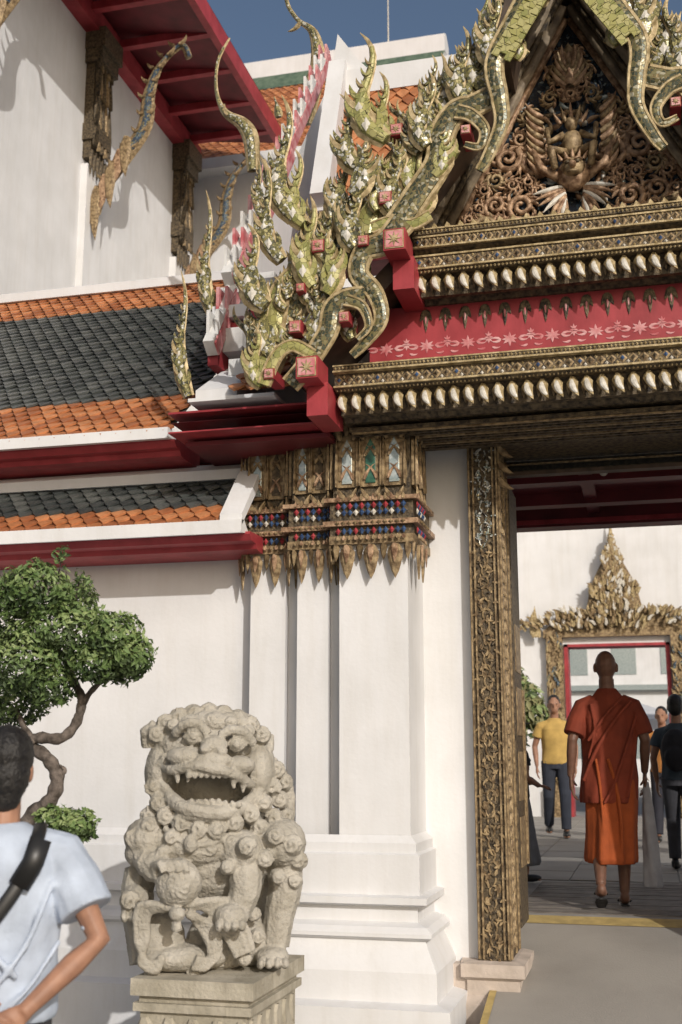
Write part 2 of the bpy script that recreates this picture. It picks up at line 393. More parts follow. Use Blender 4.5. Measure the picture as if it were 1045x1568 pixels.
while x<XU1:
    for k in(-1,0,1): b.leaf((x,6.396,4.12),V((k*.5,0,-1)),NF,.14 if k==0 else .08,.045,.004,5)
    b.leaf((x,6.392,4.08),-Z1,NF,.05,.016,.004,4)
    x+=.115
b.obj('carved_entablature',[gold,red,inlay,blue,pink,golddk,goldl],gate)
# ---- pediment ----
PY=6.45
b=MB()
b.add([(-1.3,PY+.02,4.5),(.8,PY+.02,4.5),(XC,PY+.02,6.3)],[(0,1,2)],1)
def rake(x0,z0,x1,z1,w,t,y,m):
    for s in(1,-1):
        a=V((XC+s*(x0-XC),y,z0)); c=V((XC+s*(x1-XC),y,z1)); d=(c-a).normalized()
        n=V((-d.z,0,d.x))*(1 if s>0 else -1)
        pts=[a,a+n*w,c+n*w,c]
        b.add([p for p in pts]+[p+V((0,-t,0)) for p in pts],[(0,1,2,3),(4,5,6,7),(0,1,5,4),(1,2,6,5),(2,3,7,6),(3,0,4,7)],m)
rake(-1.00,4.5,XC,5.88,.022,.05,PY,2)
rake(-1.035,4.5,XC,5.94,.04,.08,PY,7)
rake(-1.09,4.5,XC,6.03,.022,.11,PY,5)
rake(-1.125,4.5,XC,6.09,.05,.13,PY,7)
rake(-1.19,4.5,XC,6.20,.02,.15,PY,5)
rake(-1.22,4.5,XC,6.25,.06,.17,PY,7)
rake(-1.34,4.5,XC,6.46,.10,.19,PY,3)
def inside(x,z,mg=.03):
    k=(5.80-z)/(5.80-4.52)
    return z>4.53 and abs(x-XC)<.75*k-mg
def scroll(cx,cz,r,sg,m,turn=1.6,a0=0):
    pts=[];rr=[]
    for k in range(15):
        t=k/14; a=a0+sg*t*turn*2*math.pi; q=r*(1-t*.85)
        pts.append((cx+q*math.cos(a),PY-.04-.03*t,cz+q*math.sin(a))); rr.append(.024*(1-t*.5)*r/.08)
    b.tube(pts,rr,6,m)
    for k in range(9):
        a=a0+sg*(k/9)*2*math.pi; q=r*(1-k*.05)
        b.leaf((cx+q*math.cos(a),PY-.03,cz+q*math.sin(a)),V((math.cos(a+sg*.7),-.25,math.sin(a+sg*.7))),NF,r*.85,r*.5,.03,m if k%4 else 2,curl=sg*1.3)
RR=random.Random(3); done=[]
tries=0
while len(done)<34 and tries<3000:
    tries+=1
    x=XC-RR.random()*.72; z=4.56+RR.random()*1.1; r=RR.choice([.085,.07,.055,.045])
    if abs(x-XC)<.2 and z<5.35: continue
    if inside(x,z,r*.9) and all((x-d[0])**2+(z-d[1])**2>(.8*(r+d[2]))**2 for d in done):
        done.append((x,z,r)); sg=RR.choice((1,-1)); a0=RR.random()*6
        m=RR.choice([2,2,0,2]); scroll(x,z,r,sg,m,a0=a0); scroll(2*XC-x,z,r,-sg,m,a0=math.pi-a0)
for i in range(420):
    x=XC+(RR.random()-.5)*1.5; z=4.53+RR.random()*1.25
    if inside(x,z,.02):
        a=RR.random()*6.3
        b.leaf((x,PY-.005,z),V((math.cos(a),-.3,math.sin(a))),NF,.09,.045,.025,RR.choice([2,2,0,5,4,6,1]),curl=RR.choice((1.2,-1.2)))
x=-.95
while x<.45:
    b.leaf((x,PY-.05,4.51),V((.0,-.15,1)),NF,.12,.065,.03,2,curl=RR.choice((.5,-.5))); x+=.05
for k in range(4):
    b.leaf((XC,PY-.05-k*.012,5.42),Z1,NF,.30-k*.06,.20-k*.04,.02,2 if k%2 else 0)
for s in(-1,1):
    for k in range(5): b.leaf((XC+s*.02,PY-.07,5.42+k*.03),V((s*(1-k*.18),-.1,.9)),NF,.15,.05,.02,0 if k%2 else 2,curl=s*.5)
cz=5.0
b.ell((XC,PY-.08,cz-.15),(.10,.07,.10),2)
b.ell((XC,PY-.12,cz-.13),(.07,.06,.065),0); b.ell((XC,PY-.185,cz-.135),(.022,.03,.02),2)
b.ell((XC,PY-.165,cz-.175),(.04,.03,.014),0); b.ell((XC,PY-.09,cz+.04),(.06,.055,.09),0); b.ell((XC,PY-.12,cz+.15),(.037,.037,.045),0)
for k in range(5): b.leaf((XC+(k-2)*.03,PY-.12,cz+.17-abs(k-2)*.01),V(((k-2)*.25,0,1)),NF,.13-.02*abs(k-2),.035,.02,0 if k%2 else 2)
for k in range(5): b.leaf((XC+(k-2)*.03,PY-.14,cz-.075-abs(k-2)*.008),V(((k-2)*.25,0,1)),NF,.06,.03,.015,2)
for s in(-1,1):
    b.tube([(XC+s*.05,PY-.09,cz+.10),(XC+s*.13,PY-.12,cz+.05),(XC+s*.14,PY-.1,cz+.15)],[.026,.022,.015],6,0)
    b.tube([(XC+s*.03,PY-.09,cz-.02),(XC+s*.12,PY-.15,cz-.01),(XC+s*.10,PY-.14,cz-.13)],[.034,.03,.02],6,0)
    b.tube([(XC+s*.08,PY-.08,cz-.16),(XC+s*.18,PY-.1,cz-.10),(XC+s*.23,PY-.08,cz+.04)],[.032,.028,.015],6,2)
    b.ell((XC+s*.028,PY-.178,cz-.115),(.013,.010,.010),5); b.tube([(XC+s*.01,PY-.18,cz-.10),(XC+s*.035,PY-.18,cz-.09),(XC+s*.055,PY-.16,cz-.10)],[.007]*3,5,2)
    for k in range(8):
        b.leaf((XC+s*.05,PY-.07,cz-.22-.012*k),V((s*(1.1-k*.14),-.3,-.1-k*.14)),NF,.20,.05,.02,2 if k%3 else 6,curl=-s*.4)
    for k in range(9):
        b.leaf((XC+s*.16,PY-.06,cz-.12+k*.045),V((s,-.2,.5)),NF,.15,.06,.03,0 if k%2 else 2,curl=s*.8)
b.obj('carved_pediment',[gold,bluew,copper,woodd,teal,golddk,inlay,frame],gate,True)
# ---- gate roof ----
b=MB()
def rl(pts,D): return [sv(u,v,D) for u,v in pts]
def slab(p,q,y0,y1,w,m):
    d=V((q.x-p.x,0,q.z-p.z)).normalized(); n=V((d.z,0,-d.x))
    vs=[]
    for y in(y0,y1):
        for a in(p,q): 
            c=V((a.x,y,a.z)); vs+=[c,c+n*w]
    b.add(vs,[(0,1,3,2),(4,6,7,5),(0,2,6,4),(1,5,7,3),(0,4,5,1),(2,3,7,6)],m)
t1a,t1b=sv(752,84,5.98),V((XC,5.98,7.05))
t2a,t2b=sv(585,350,6.05),sv(745,130,6.05)
t3a,t3b=sv(430,560,6.05),sv(600,380,6.05)
slab(t1a,t1b,5.99,9.5,.10,0); slab(t2a,t2b,6.10,9.5,.08,0); slab(t3a,t3b,6.15,7.4,.10,0)
slab(t2a+V((.09,0,-.02)),t2b+V((.09,0,.3)),6.22,6.5,.04,0)
def naga(pts,rad,y,m=1,edge=2):
    b.tube([(p.x,y,p.z) for p in pts],rad,10,m,ref=(0,1,0),fl=.6)
    for s in(-1,1):
        q=[]
        for i,p in enumerate(pts):
            d=(pts[min(i+1,len(pts)-1)]-pts[max(i-1,0)]).normalized(); q.append((p.x-d.z*s*rad[i]*1.0,y-.008,p.z+d.x*s*rad[i]*1.0))
        b.tube(q,[r*.2+.003 for r in rad],6,edge)
def hook(ctrl,D,w0,w1,m=1):
    P=cr(rl(ctrl,D)); n=len(P); naga(P,[w0+(w1-w0)*i/(n-1) for i in range(n)],D,m)
def redblk(u,v,D,s,dep=.35):
    c=sv(u,v,D); b.box(c.x-s,c.x+s,D,D+dep,c.z-s,c.z+s,4)
    b.box(c.x-s*.86,c.x+s*.86,D-.005,D,c.z-s*.86,c.z+s*.86,2)
    b.box(c.x-s*.76,c.x+s*.76,D-.008,D-.005,c.z-s*.76,c.z+s*.76,5)
    for k in range(8):
        a=k*math.pi/4; b.leaf((c.x,D-.009,c.z),V((math.cos(a),0,math.sin(a))),NF,s*.7,s*.28,.006,2,n=3)
def spike(u0,v0,u1,v1,w,D,bend=.12,barb=True,m=6,wh=True):
    p=sv(u0,v0,D); q=sv(u1,v1,D); L=(q-p).length; d=(q-p)/L; n=V((-d.z,0,d.x))
    w*=.00385*.5*D/6.1
    pts=[];ra=[]
    for i in range(13):
        t=i/12
        pts.append(p+d*L*t+n*(math.sin(t*math.pi*1.8)*bend*L)*(1-.2*t)); ra.append(w*(.75+.55*math.sin(min(1,t*2.0)*math.pi))*(1-t)**.7+.002)
    b.tube(pts,ra,8,2,fl=.28)
    b.tube([x+V((0,-.006,0)) for x in pts[:11]],[r*.68 for r in ra[:11]],8,m,fl=.75)
    if barb:
        for k,i in enumerate((1,2,3,4,5,6,7,8)):
            s=1 if bend>0 else -1
            for sg in((s,-s) if k%2==0 else (s,)):
                b.leaf(pts[i]+V((0,-.01,0)),d*.9+n*sg*.8,NF,ra[i]*2.4+.012,ra[i]*1.1,.02,2 if k%2 else m,curl=-sg*1.1)
    if wh:
        for i in(2,4): b.pyr(pts[i]+V((0,-ra[i]*.5-.004,0)),X1,Z1,ra[i]*.35,ra[i]*.6,.006,7)
aS,aF=len(b.v),len(b.f)
hook([(838,-60),(790,30),(758,95),(765,150),(768,190),(748,240),(735,262)],5.96,.06,.022)
hook([(752,150),(722,165),(700,172),(678,205),(672,250),(640,300),(610,345)],6.02,.06,.075)
hook([(700,172),(722,178),(742,200),(735,225),(712,222)],5.99,.04,.014)
hook([(618,340),(590,372),(560,385),(550,420),(575,450),(584,490),(560,525),(540,545)],6.0,.07,.02)
hook([(560,455),(530,460),(510,475),(502,510),(470,560),(445,590)],6.0,.055,.05)
hook([(530,460),(555,470),(565,500),(548,520)],5.97,.03,.012)
hook([(640,235),(615,250),(590,280),(570,320),(560,370)],6.1,.06,.07,8)
hook([(520,330),(490,345),(470,370),(455,420),(450,450)],6.15,.055,.055)
hook([(490,400),(455,420),(430,450),(420,500),(405,560)],6.1,.055,.06,8)
hook([(700,130),(660,200),(610,260),(560,330),(500,400),(440,480),(400,570)],6.16,.09,.10)
hook([(660,330),(630,345),(600,340),(570,350)],6.0,.03,.03,8); hook([(480,545),(450,530),(425,545),(405,590)],5.98,.03,.035,8)
redblk(713,198,5.98,.028,.2); redblk(604,366,5.90,.062,.22); redblk(470,562,5.90,.062,.22)
redblk(527,485,5.96,.03,.2); redblk(590,302,6.0,.036,.2); redblk(607,198,6.02,.036,.2); redblk(487,376,6.0,.036,.2); redblk(452,500,6.0,.036,.2); redblk(460,440,6.0,.025); redblk(556,368,5.95,.03,.2); redblk(412,572,5.95,.03,.2)
for (u,v) in((610,425),(478,618)):
    c=sv(u,v,6.05); b.box(c.x-.03,c.x+.09,6.05,6.4,c.z-.07,c.z+.12,4)
S=[(592,215,540,55,36,.14),(562,262,512,148,32,.14),(452,335,422,148,36,.1),(604,215,575,112,28,.12),(408,470,372,345,36,.12),
(432,400,392,240,28,.08),(466,345,445,230,30,.12),(520,335,523,245,32,.1),(540,300,575,205,32,-.1),(480,440,468,300,32,.1),
(420,545,392,430,36,.12),(440,500,432,385,32,.12),(500,450,512,350,32,-.1),(520,420,490,300,28,.1),(560,440,560,330,30,.12),(585,370,570,262,32,.12),
(545,380,540,280,32,.12),(610,330,600,222,32,.12),(640,300,632,190,30,.12),(630,220,632,150,24,.12),(655,225,652,112,30,.12),(640,330,655,230,28,-.12),
(672,210,668,82,30,.12),(695,185,690,70,32,.12),(665,270,690,180,26,-.12),(718,160,702,42,32,.12),(742,140,722,15,34,.12),(740,120,745,30,24,-.1),
(765,100,748,-12,34,.12),(788,65,768,-50,34,.12),(812,25,795,-80,34,.12),(835,-20,820,-130,34,.12),(860,-70,845,-190,34,.1),
(700,240,655,150,24,.12),(600,280,625,190,24,-.12),(450,560,470,450,28,-.12),(402,590,385,500,26,.12),(470,520,500,410,26,-.12),(540,520,545,430,22,.12)]
for i,s in enumerate(S): spike(*s[:5],6.0+.04*(i%4),s[5],m=6 if i%3 else 8)
for i in range(52):
    t=i/51; j=R.random
    u=405+(820-405)*t+(j()-.5)*70; v=560-(560-20)*(t**.92)+(j()-.5)*60
    spike(u,v,u-8-j()*22+ (14 if i%3==0 else 0),v-45-j()*35,14+j()*9,6.03+.12*j(),R.choice((.13,-.13)),barb=(i%2==0),m=R.choice((6,8,6,1)))
b.mirror(XC,aS,aF)
b.obj('gate_roof_naga_finials',[woodd,scale_m,goldl,redd,red,pink,olive,inlay,yg],gate,False)
b=MB()
def band(ua,va,ub,vb,w,D):
    a=sv(ua,va,D); c=sv(ub,vb,D); d=(c-a).normalized(); n=V((-d.z,0,d.x)); k=int((c-a).length/.06)
    L=(c-a).length/k
    for i in range(k):
        for r in range(3):
            o=a+d*L*(i+(.5 if r%2 else 0))+n*(r*w/3)
            b.plate(o,d,n,[(0.001,0.001),(L-.002,.001),(L-.002,w/3-.002),(.001,w/3-.002)],.008+.004*R.random(),0,ins=.93)
band(752,84,868,-110,-.12,5.93)
b.mirror(XC)
b.obj('verge_tiles',[yg],gate)
# ================= gallery (left) =================
gal=empty('cloister_gallery_building')
def tiles(b,x0,x1,pl,ph,w,h,colf,m0=0):
    d=V((0,ph[0]-pl[0],ph[1]-pl[1])); L=d.length; d/=L; n=V((0,-d.z,d.y))
    ny=int(L/h)+1; nx=int((x1-x0)/w)+1
    b.add([(x0,pl[0],pl[1]),(x1,pl[0],pl[1]),(x1,ph[0],ph[1]),(x0,ph[0],ph[1])],[(0,1,2,3)],colf(0,0.5)[0])
    for j in range(ny):
        for i in range(nx+1):
            cx=x0+i*w+(w/2 if j%2 else 0)
            if cx>x1+.01: continue
            s=j*h; O=V((cx,pl[0],pl[1]))+d*s
            o1=.022+.006*R.random(); a=w*.49; jx=(R.random()-.5)*.008
            pts=[(jx,-h*.55,o1+.004),(a,h*.25,o1),(a,h*1.3,.004),(-a,h*1.3,.004),(-a,h*.25,o1)]
            vs=[O+X1*p+d*q+n*r for p,q,r in pts]; vs+=[O+X1*p+d*q+n*(r-.014) for p,q,r in pts[:2]+pts[4:]]
            b.add(vs,[(0,1,2,3,4),(0,5,6,1),(4,7,5,0)],colf(cx,s/L)[1])
b=MB()
mats=ora+drk+[white,red,redd,whited]
def colA(x,t):
    i=R.randrange(3)
    return (0,i) if (t<.17 or t>.80) else (3,3+i)
def colB(x,t):
    i=R.randrange(3); return (0,i) if (t<.36) else (3,3+i)
def colO(x,t): return (0,R.randrange(3))
ze=sv(150,672,6.55).z; zr=sv(150,452,9.2).z; XG=SX(262,650,6.55)
tiles(b,-9,XG,(6.55,ze+.02),(9.2,zr),.105,.085,colA)
b.prof([(9.1,zr-.02),(9.1,zr+.06),(9.18,zr+.10),(9.3,zr+.10),(9.3,zr-.02)],-14,XG+.35,6)
b.prof([(6.50,ze-.04),(6.50,ze+.03),(6.56,ze+.035),(6.65,ze-.02)],-9,XG,6)
b.prof([(6.57,ze-.04),(6.60,ze-.075),(6.66,ze-.08),(6.68,ze-.11),(6.74,ze-.12),(7.0,ze-.12),(7.0,ze-.02),(6.57,ze-.03)],-9,XG+.02,7)
XG2=SX(372,790,6.45)
zl=sv(150,815,6.45).z; zh=sv(150,748,6.93).z
b.box(-9,x1l+.1,6.95,7.3,zh-.05,ze-.11,6)
b.prof([(6.85,zh-.01),(6.83,zh+.05),(6.89,zh+.09),(6.96,zh+.09),(6.96,zh-.01)],-9,x1l,6)
tiles(b,-9,XG2-.12,(6.47,zl+.02),(6.93,zh),.105,.075,colB)
b.prof([(6.42,zl-.05),(6.42,zl+.03),(6.48,zl+.035),(6.56,zl-.03)],-9,XG2,6)
b.add([(XG2-.14,6.44,zl+.0),(XG2,6.44,zl),(XG2,6.97,zh+.12),(XG2-.14,6.97,zh+.12),(XG2-.14,6.44,zl+.07),(XG2,6.44,zl+.07),(XG2,6.97,zh+.22),(XG2-.14,6.97,zh+.22)],
 [(0,1,5,4),(1,2,6,5),(2,3,7,6),(3,0,4,7),(4,5,6,7),(0,3,2,1)],6)
b.prof([(6.50,zl-.045),(6.53,zl-.08),(6.61,zl-.085),(6.63,zl-.115),(6.7,zl-.125),(6.95,zl-.125),(6.95,zl-.02),(6.50,zl-.03)],-9,XG2+.03,7)
b.box(-9,x1l+.02,YW,7.3,0,zl-.1,6)
b.sweep([(-9,YW),(x1l-.02,YW)],basepr,6)
b.obj('gallery_walls_and_roof',mats,gal)
b=MB()
c0=sv(492,312,8.0); c1=V((c0.x,8.42,c0.z+1.15))
tiles(b,c0.x+.1,c0.x+2.6,(8.0,c0.z),(8.42,c1.z),.105,.085,colO)
def bar(p,q,wx,wy,m):
    p=V(p);q=V(q); d=(q-p).normalized(); n=V((0,-d.z,d.y))*wy
    vs=[]
    for c in(p,q): vs+=[c,c+V((wx,0,0)),c+V((wx,0,0))+n,c+n]
    b.add(vs,[(0,3,2,1),(4,5,6,7),(0,1,5,4),(1,2,6,5),(2,3,7,6),(3,0,4,7)],m)
bar((c0.x-.04,7.95,c0.z-.05),(c0.x-.04,8.50,c0.z+1.40),.14,.14,6)
b.add([(c0.x-.04,8.42,c0.z+1.3),(c0.x+.02,8.42,c0.z+1.72),(c0.x+.20,8.42,c0.z+1.45),(c0.x+.42,8.42,c0.z+1.2),(c0.x-.04,8.62,c0.z+1.3),(c0.x+.02,8.62,c0.z+1.72),(c0.x+.20,8.62,c0.z+1.45),(c0.x+.42,8.62,c0.z+1.2)],[(0,3,2,1),(0,1,5,4),(1,2,6,5),(2,3,7,6)],6)
b.box(c0.x-.03,c0.x+2.6,8.38,8.6,c1.z-.02,c1.z+.20,6)
b.box(c0.x-.02,c0.x+2.6,8.02,8.3,c0.z-.5,c0.z-.02,7); b.box(c0.x-.06,c0.x+2.6,7.93,8.02,c0.z-.09,c0.z-.0,6)
def serr(ua,va,Da,ub,vb,Db,n):
    p=sv(ua,va,Da); q=sv(ub,vb,Db); q.x=p.x
    bar(p,q,.07,.11,9); bar(p+V((.07,0,0)),q+V((.07,0,0)),.012,.09,10)
    d=(q-p)/n; nn=V((0,-d.z,d.y)).normalized()
    for i in range(n):
        O=p+d*(i+.3)+nn*.10
        for xx in(0,.06):
            b.add([O+V((xx,0,0)),O+d*.75+V((xx,0,0)),O+d*.5+nn*.10+V((xx,0,0)),O+V((xx+.02,0,0)),O+d*.75+V((xx+.02,0,0)),O+d*.5+nn*.10+V((xx+.02,0,0))],[(0,1,2),(3,5,4),(0,2,5,3),(1,4,5,2)],10 if i%2 else 9)
serr(345,440,6.9,492,100,9.35,16)
serr(318,545,6.6,392,250,8.2,10)
p=sv(345,440,6.95)
b.add([(p.x+.08,6.95,p.z-.05),(p.x+.08,9.3,p.z+2.9),(p.x+.08,9.3,p.z-.1)],[(0,1,2)],6)
def step(u0,u1,v0,v1,D,dep,m,o=0):
    a=sv(u0,v1,D); c=sv(u1,v0,D); b.box(a.x,c.x,D+o,D+dep,a.z,c.z,m)
step(258,480,618,632,6.28,.7,7); step(262,480,632,648,6.33,.65,8); step(258,480,648,662,6.28,.7,7); step(285,505,662,684,6.42,.5,8)
step(288,420,600,616,6.22,.8,6)
step(335,420,432,450,6.9,.5,6); step(325,420,460,488,6.75,.5,6); step(345,420,415,432,6.95,.5,9); step(322,420,488,512,6.8,.5,7); step(330,372,500,540,6.7,.3,9)
step(350,410,545,575,6.6,.4,9); step(380,430,470,500,6.4,.3,7); step(318,335,505,560,6.62,.2,7)
a=sv(300,598,6.3)
b.add([(a.x,6.3,a.z),(a.x+.26,6.3,a.z),(a.x+.26,7.0,a.z+.42),(a.x,7.0,a.z+.42),(a.x,6.3,a.z-.06),(a.x+.26,6.3,a.z-.06),(a.x+.26,7.0,a.z),(a.x,7.0,a.z)],[(0,1,2,3),(4,5,1,0),(1,5,6,2),(0,3,7,4)],6)
q=sv(362,598,6.25); tiles(b,q.x,q.x+.5,(6.25,q.z),(6.8,q.z+.45),.105,.085,colO)
b.box(-2.35,-1.3,6.9,7.4,3.3,4.3,8)
b.obj('gallery_upper_tiers',mats[:9]+[whited,pink],gal)
b=MB()
spike(290,608,273,415,22,6.4,.05); spike(328,485,311,292,22,6.8,.05); spike(402,330,392,240,16,7.2,.05)
def chofa(ctrl,D,w):
    P=cr(rl(ctrl,D)); n=len(P)
    ra=[w*(1-(i/(n-1))**1.6*.85)*(.8+.35*math.sin(i/(n-1)*math.pi*2.2)) for i in range(n)]
    b.tube(P,ra,8,2,fl=.45); b.tube([x+V((0,-.012,0)) for x in P[:-3]],[r*.6 for r in ra[:-3]],8,6,fl=.8)
chofa([(388,262),(385,215),(372,190),(345,172),(332,140),(334,95),(352,58)],7.8,.06)
b.leaf(sv(350,178,7.78),V((-.7,0,.9)),NF,.12,.04,.02,2,curl=-1)
chofa([(468,190),(478,140),(488,95),(480,50),(458,32),(443,12),(437,-8)],9.3,.085)
b.leaf(sv(460,36,9.28),V((-.6,0,-.8)),NF,.14,.06,.03,2,curl=-1)
chofa([(428,180),(424,160),(420,148)],7.5,.03)
b.obj('gallery_roof_finials',[woodd,scale_m,goldl,redd,red,pink,olive,inlay,yg],gal)
# ================= rear gallery =================
bg=empty('rear_gallery_building')
b=MB()
zr2=sv(520,88,20.5).z; RX0,RX1=-9.5,-3.15
b.prof([(20.4,zr2-.25),(20.4,zr2+.12),(20.6,zr2+.22),(20.9,zr2+.1),(20.9,zr2-.2)],RX0,RX1,6)
zb2=sv(400,240,17.6).z
tiles(b,RX0,RX1,(17.6,zb2),(20.3,zr2-.62),.16,.13,colO)
b.add([(RX0,20.25,zr2-.62),(RX1,20.25,zr2-.62),(RX1,20.42,zr2-.2),(RX0,20.42,zr2-.2)],[(0,1,2,3)],7)
b.box(RX0+.05,RX1-.05,17.85,20.9,0.56,zb2+.15,6); b.box(RX0,RX1,17.5,17.6,zb2-.15,zb2+.05,6); b.box(RX0,RX1,17.6,17.9,zb2-.14,zb2-.04,6)
b.add([(RX1-.01,17.6,zb2-.1),(RX1-.01,20.9,zb2-.1),(RX1-.01,20.6,zr2)],[(0,1,2)],6)
b.obj('rear_walls_and_roof',ora+drk+[white,M('green_tile',(.06,.10,.07),(.12,.17,.12),10,.5)],bg)
b=MB(); p=sv(595,70,20.6); b.tube([p,p+V((0,0,1.8))],[.016,.008],6); b.obj('lightning_rod',[inlay])
# ================= temple hall (upper left) =================
hall=empty('temple_hall_building')
b=MB()
WX=-7.0
b.box(-16,WX,9.8,17.2,3.0,11.72,0)
b.add([(WX-1,9.0,11.9),(-5.4,9.0,11.5),(-5.4,16.9,11.5),(WX-1,16.9,11.9)],[(0,1,2,3)],1)
b.box(-5.44,-5.34,8.9,17.0,11.44,11.72,2)
b.add([(-5.34,8.9,11.73),(-9,8.9,16),(-9,17,16),(-5.34,17,11.73)],[(0,1,2,3)],3)
for k in range(9): b.box(WX-.1,-5.45,9.3+k*.9,9.4+k*.9,11.5,11.62,2)
b.box(WX,-6.8,9.5,17,11.35,11.65,2)
for k in range(8):
    for r_ in range(6):
        a=r_*math.pi/3; b.leaf((-6.2,9.85+k*.9,11.685),V((math.cos(a),math.sin(a),0)),V((0,0,-1)),.13,.07,.004,4,n=3)
YB=(10.1,13.35,16.45)
for yb in YB:
    b.box(WX,WX+.10,yb-.16,yb+.30,3,9.4,0)
b.obj('hall_walls_and_eaves',[white,redd,red,ora[0],pink],hall)
b=MB()
for yb in YB:
    y=yb+.07
    for k,(z0,z1,o) in enumerate(((9.5,9.75,.12),(9.75,10.0,.2),(10.0,10.9,.13),(10.9,11.1,.25),(11.1,11.4,.3))):
        b.box(WX,WX+o,y-.16-o*.4,y+.16+o*.4,z0+.001,z1,0)
    for i in range(5):
        for z,L in((9.95,.5),(10.4,.5),(10.8,.45),(9.62,.35)):
            b.leaf((WX+.16,y-.2+i*.1,z),Z1,X1,L,.10,.05,1 if i%2 else 0)
            b.leaf((WX+.2,y-.22,z),V((.2,-.2,1)),NF,L*.8,.09,.05,0)
        b.leaf((WX+.12,y-.2+i*.1,9.6),-Z1,X1,.35,.1,.04,0)
    P=cr([V((WX+.14,y,8.75)),V((WX+.22,y,9.1)),V((WX+.50,y,9.5)),V((WX+.80,y,9.95)),V((WX+.85,y,10.45)),V((WX+1.0,y,10.85)),V((WX+1.3,y,11.1)),V((WX+1.42,y,10.9))])
    n=len(P); ra=[max(.045,.05+.07*math.sin(min(1,(i+2)/n*1.3)*math.pi)) for i in range(n)]
    b.tube(P,ra,8,2,fl=.5); b.tube([p+V((.02,-.04,.0)) for p in P[n//3:]],[r*.5 for r in ra[n//3:]],8,3,fl=.7)
    for i in range(2,n-6,3):
        b.leaf(P[i]+V((.03,-.05,0)),V((1,0,.5)),NF,.18,.09,.03,2,curl=1.1); b.leaf(P[i]+V((-.03,-.05,0)),V((-1,0,.3)),NF,.15,.08,.03,2,curl=-1.1)
    for i in range(6): b.leaf((WX+.08+.10*i,y-.04-.02*(i%2),8.95+.17*i),V((-.12,-.05,-1)),NF,.85-.05*i,.24,.05,1 if i%2 else 4,curl=.35*(1 if i%2 else -1))
b.obj('naga_brackets',[golddk,gold,gold,blueg,copper],hall)
# ================= far gallery with doorway =================
far=empty('far_gallery_building')
b=MB(); FY=22
fa,fb=sv(868,1100,FY).x,sv(1032,1100,FY).x; zt=sv(950,985,FY).z
b.box(-14,fa,FY,FY+.5,.5,7,0); b.box(fb,14,FY,FY+.5,.5,7,0); b.box(fa,fb,FY,FY+.5,zt,7,0)
b.box(fa,fa+.07,FY-.04,FY+.5,.55,zt,1); b.box(fb-.07,fb,FY-.04,FY+.5,.55,zt,1); b.box(fa,fb,FY-.04,FY+.5,zt-.05,zt,1)
b.obj('far_wall',[white,red],far)
b=MB(); zo=zt+.12
for x0,x1,z0,z1 in((fa-.32,fa-.02,.55,zo),(fb+.02,fb+.32,.55,zo),(fa-.36,fb+.36,zo,zo+.14)):
    b.box(x0,x1,FY-.15,FY,z0,z1,1)
for x in(fa-.36,fb+.04): b.box(x,x+.32,FY-.22,FY-.0,.55,1.1,1)
cx=(fa+fb)/2; R2=random.Random(5)
b.add([(cx-1.3,FY-.12,zo+.1),(cx+1.3,FY-.12,zo+.1),(cx+1.0,FY-.12,zo+.4),(cx+.5,FY-.12,zo+.5),(cx+.4,FY-.12,zo+.95),(cx+.12,FY-.12,zo+1.5),(cx-.12,FY-.12,zo+1.5),(cx-.4,FY-.12,zo+.95),(cx-.5,FY-.12,zo+.5),(cx-1.0,FY-.12,zo+.4)],[tuple(range(10))],1)
for i in range(1300):
    t=R2.random(); z=zo+.1+t*1.7
    hw=(1.45*(1-t/.3) if t<.2 else 0)+ .60*max(0,1-t)**1.1*(1+.3*math.sin(t*18))
    x=cx+(R2.random()*2-1)*hw
    b.leaf((x,FY-.15-.15*R2.random(),z),V(((x-cx)*.5+(R2.random()-.5)*.8,-.3,1)),NF,.17*(1-.4*t),.09,.04,R2.choice([0,0,1,1,2]),curl=R2.uniform(-1.5,1.5),n=4)
b.tube([(cx,FY-.15,zo+1.4),(cx,FY-.15,zo+2.1)],[.09,.01],6,0)
for s in(-1,1):
    for k in range(3): b.leaf((cx+s*(1.35+.05*k),FY-.2,zo-.0),V((s*.3,0,1)),NF,.6-.1*k,.14,.04,0,curl=s*.4)
for i in range(240):
    s=R2.choice((-1,1)); z=.6+R2.random()*(zo-.6)
    x=cx+s*((fb-fa)/2+.17+R2.uniform(-.13,.13)); b.leaf((x,FY-.16,z),V((R2.uniform(-.6,.6),-.2,1)),NF,.16,.08,.03,R2.choice([0,1,1,3]),curl=R2.uniform(-1,1),n=4)
b.obj('gilded_door_surround',[goldl,gold,inlay,blueg],far)
# street side beyond: awnings in front of a white building
b=MB()
for (x,y,w,h) in((-2.2,29,1.2,2.3),(-.3,31,1.3,2.5)):
    b.add([(x-w,y-w,h),(x+w,y-w,h),(x+w,y+w,h),(x-w,y+w,h),(x,y,h+.5)],[(0,1,4),(1,2,4),(2,3,4),(3,0,4)],0)
    b.box(x-w,x+w,y-w,y-w+.02,h-.25,h,0)
    for sx in(-1,1):
        for sy in(-1,1): b.tube([(x+sx*w*.97,y+sy*w*.97,.5),(x+sx*w*.97,y+sy*w*.97,h)],.04,6,1)
b.obj('market_tents',[white,black])
b=MB(); b.box(-14,14,46,50,0,9,0); b.box(-14,14,45.7,46,4.1,4.3,1); b.box(-14,14,45.2,46,6.6,6.75,2)
for i in range(14): b.box(-12+i*1.8,-11.1+i*1.8,45.97,46.0,4.7,6.0,1); b.box(-12+i*1.8,-11.1+i*1.8,45.97,46.0,1.6,3.4,1)
b.obj('white_shophouse',[white,teal,ora[0]])
b=MB(); p=sv(924,712,8.6)
b.tube([p+V((0,0,.25)),p+V((0,0,.07))],[.012,.012],8,0)
b.tube([p+V((0,0,.09)),p+V((0,0,.06)),p+V((0,0,.02)),p+V((0,0,-.01)),p+V((0,0,-.02))],[.02,.05,.085,.10,.105],16,0)
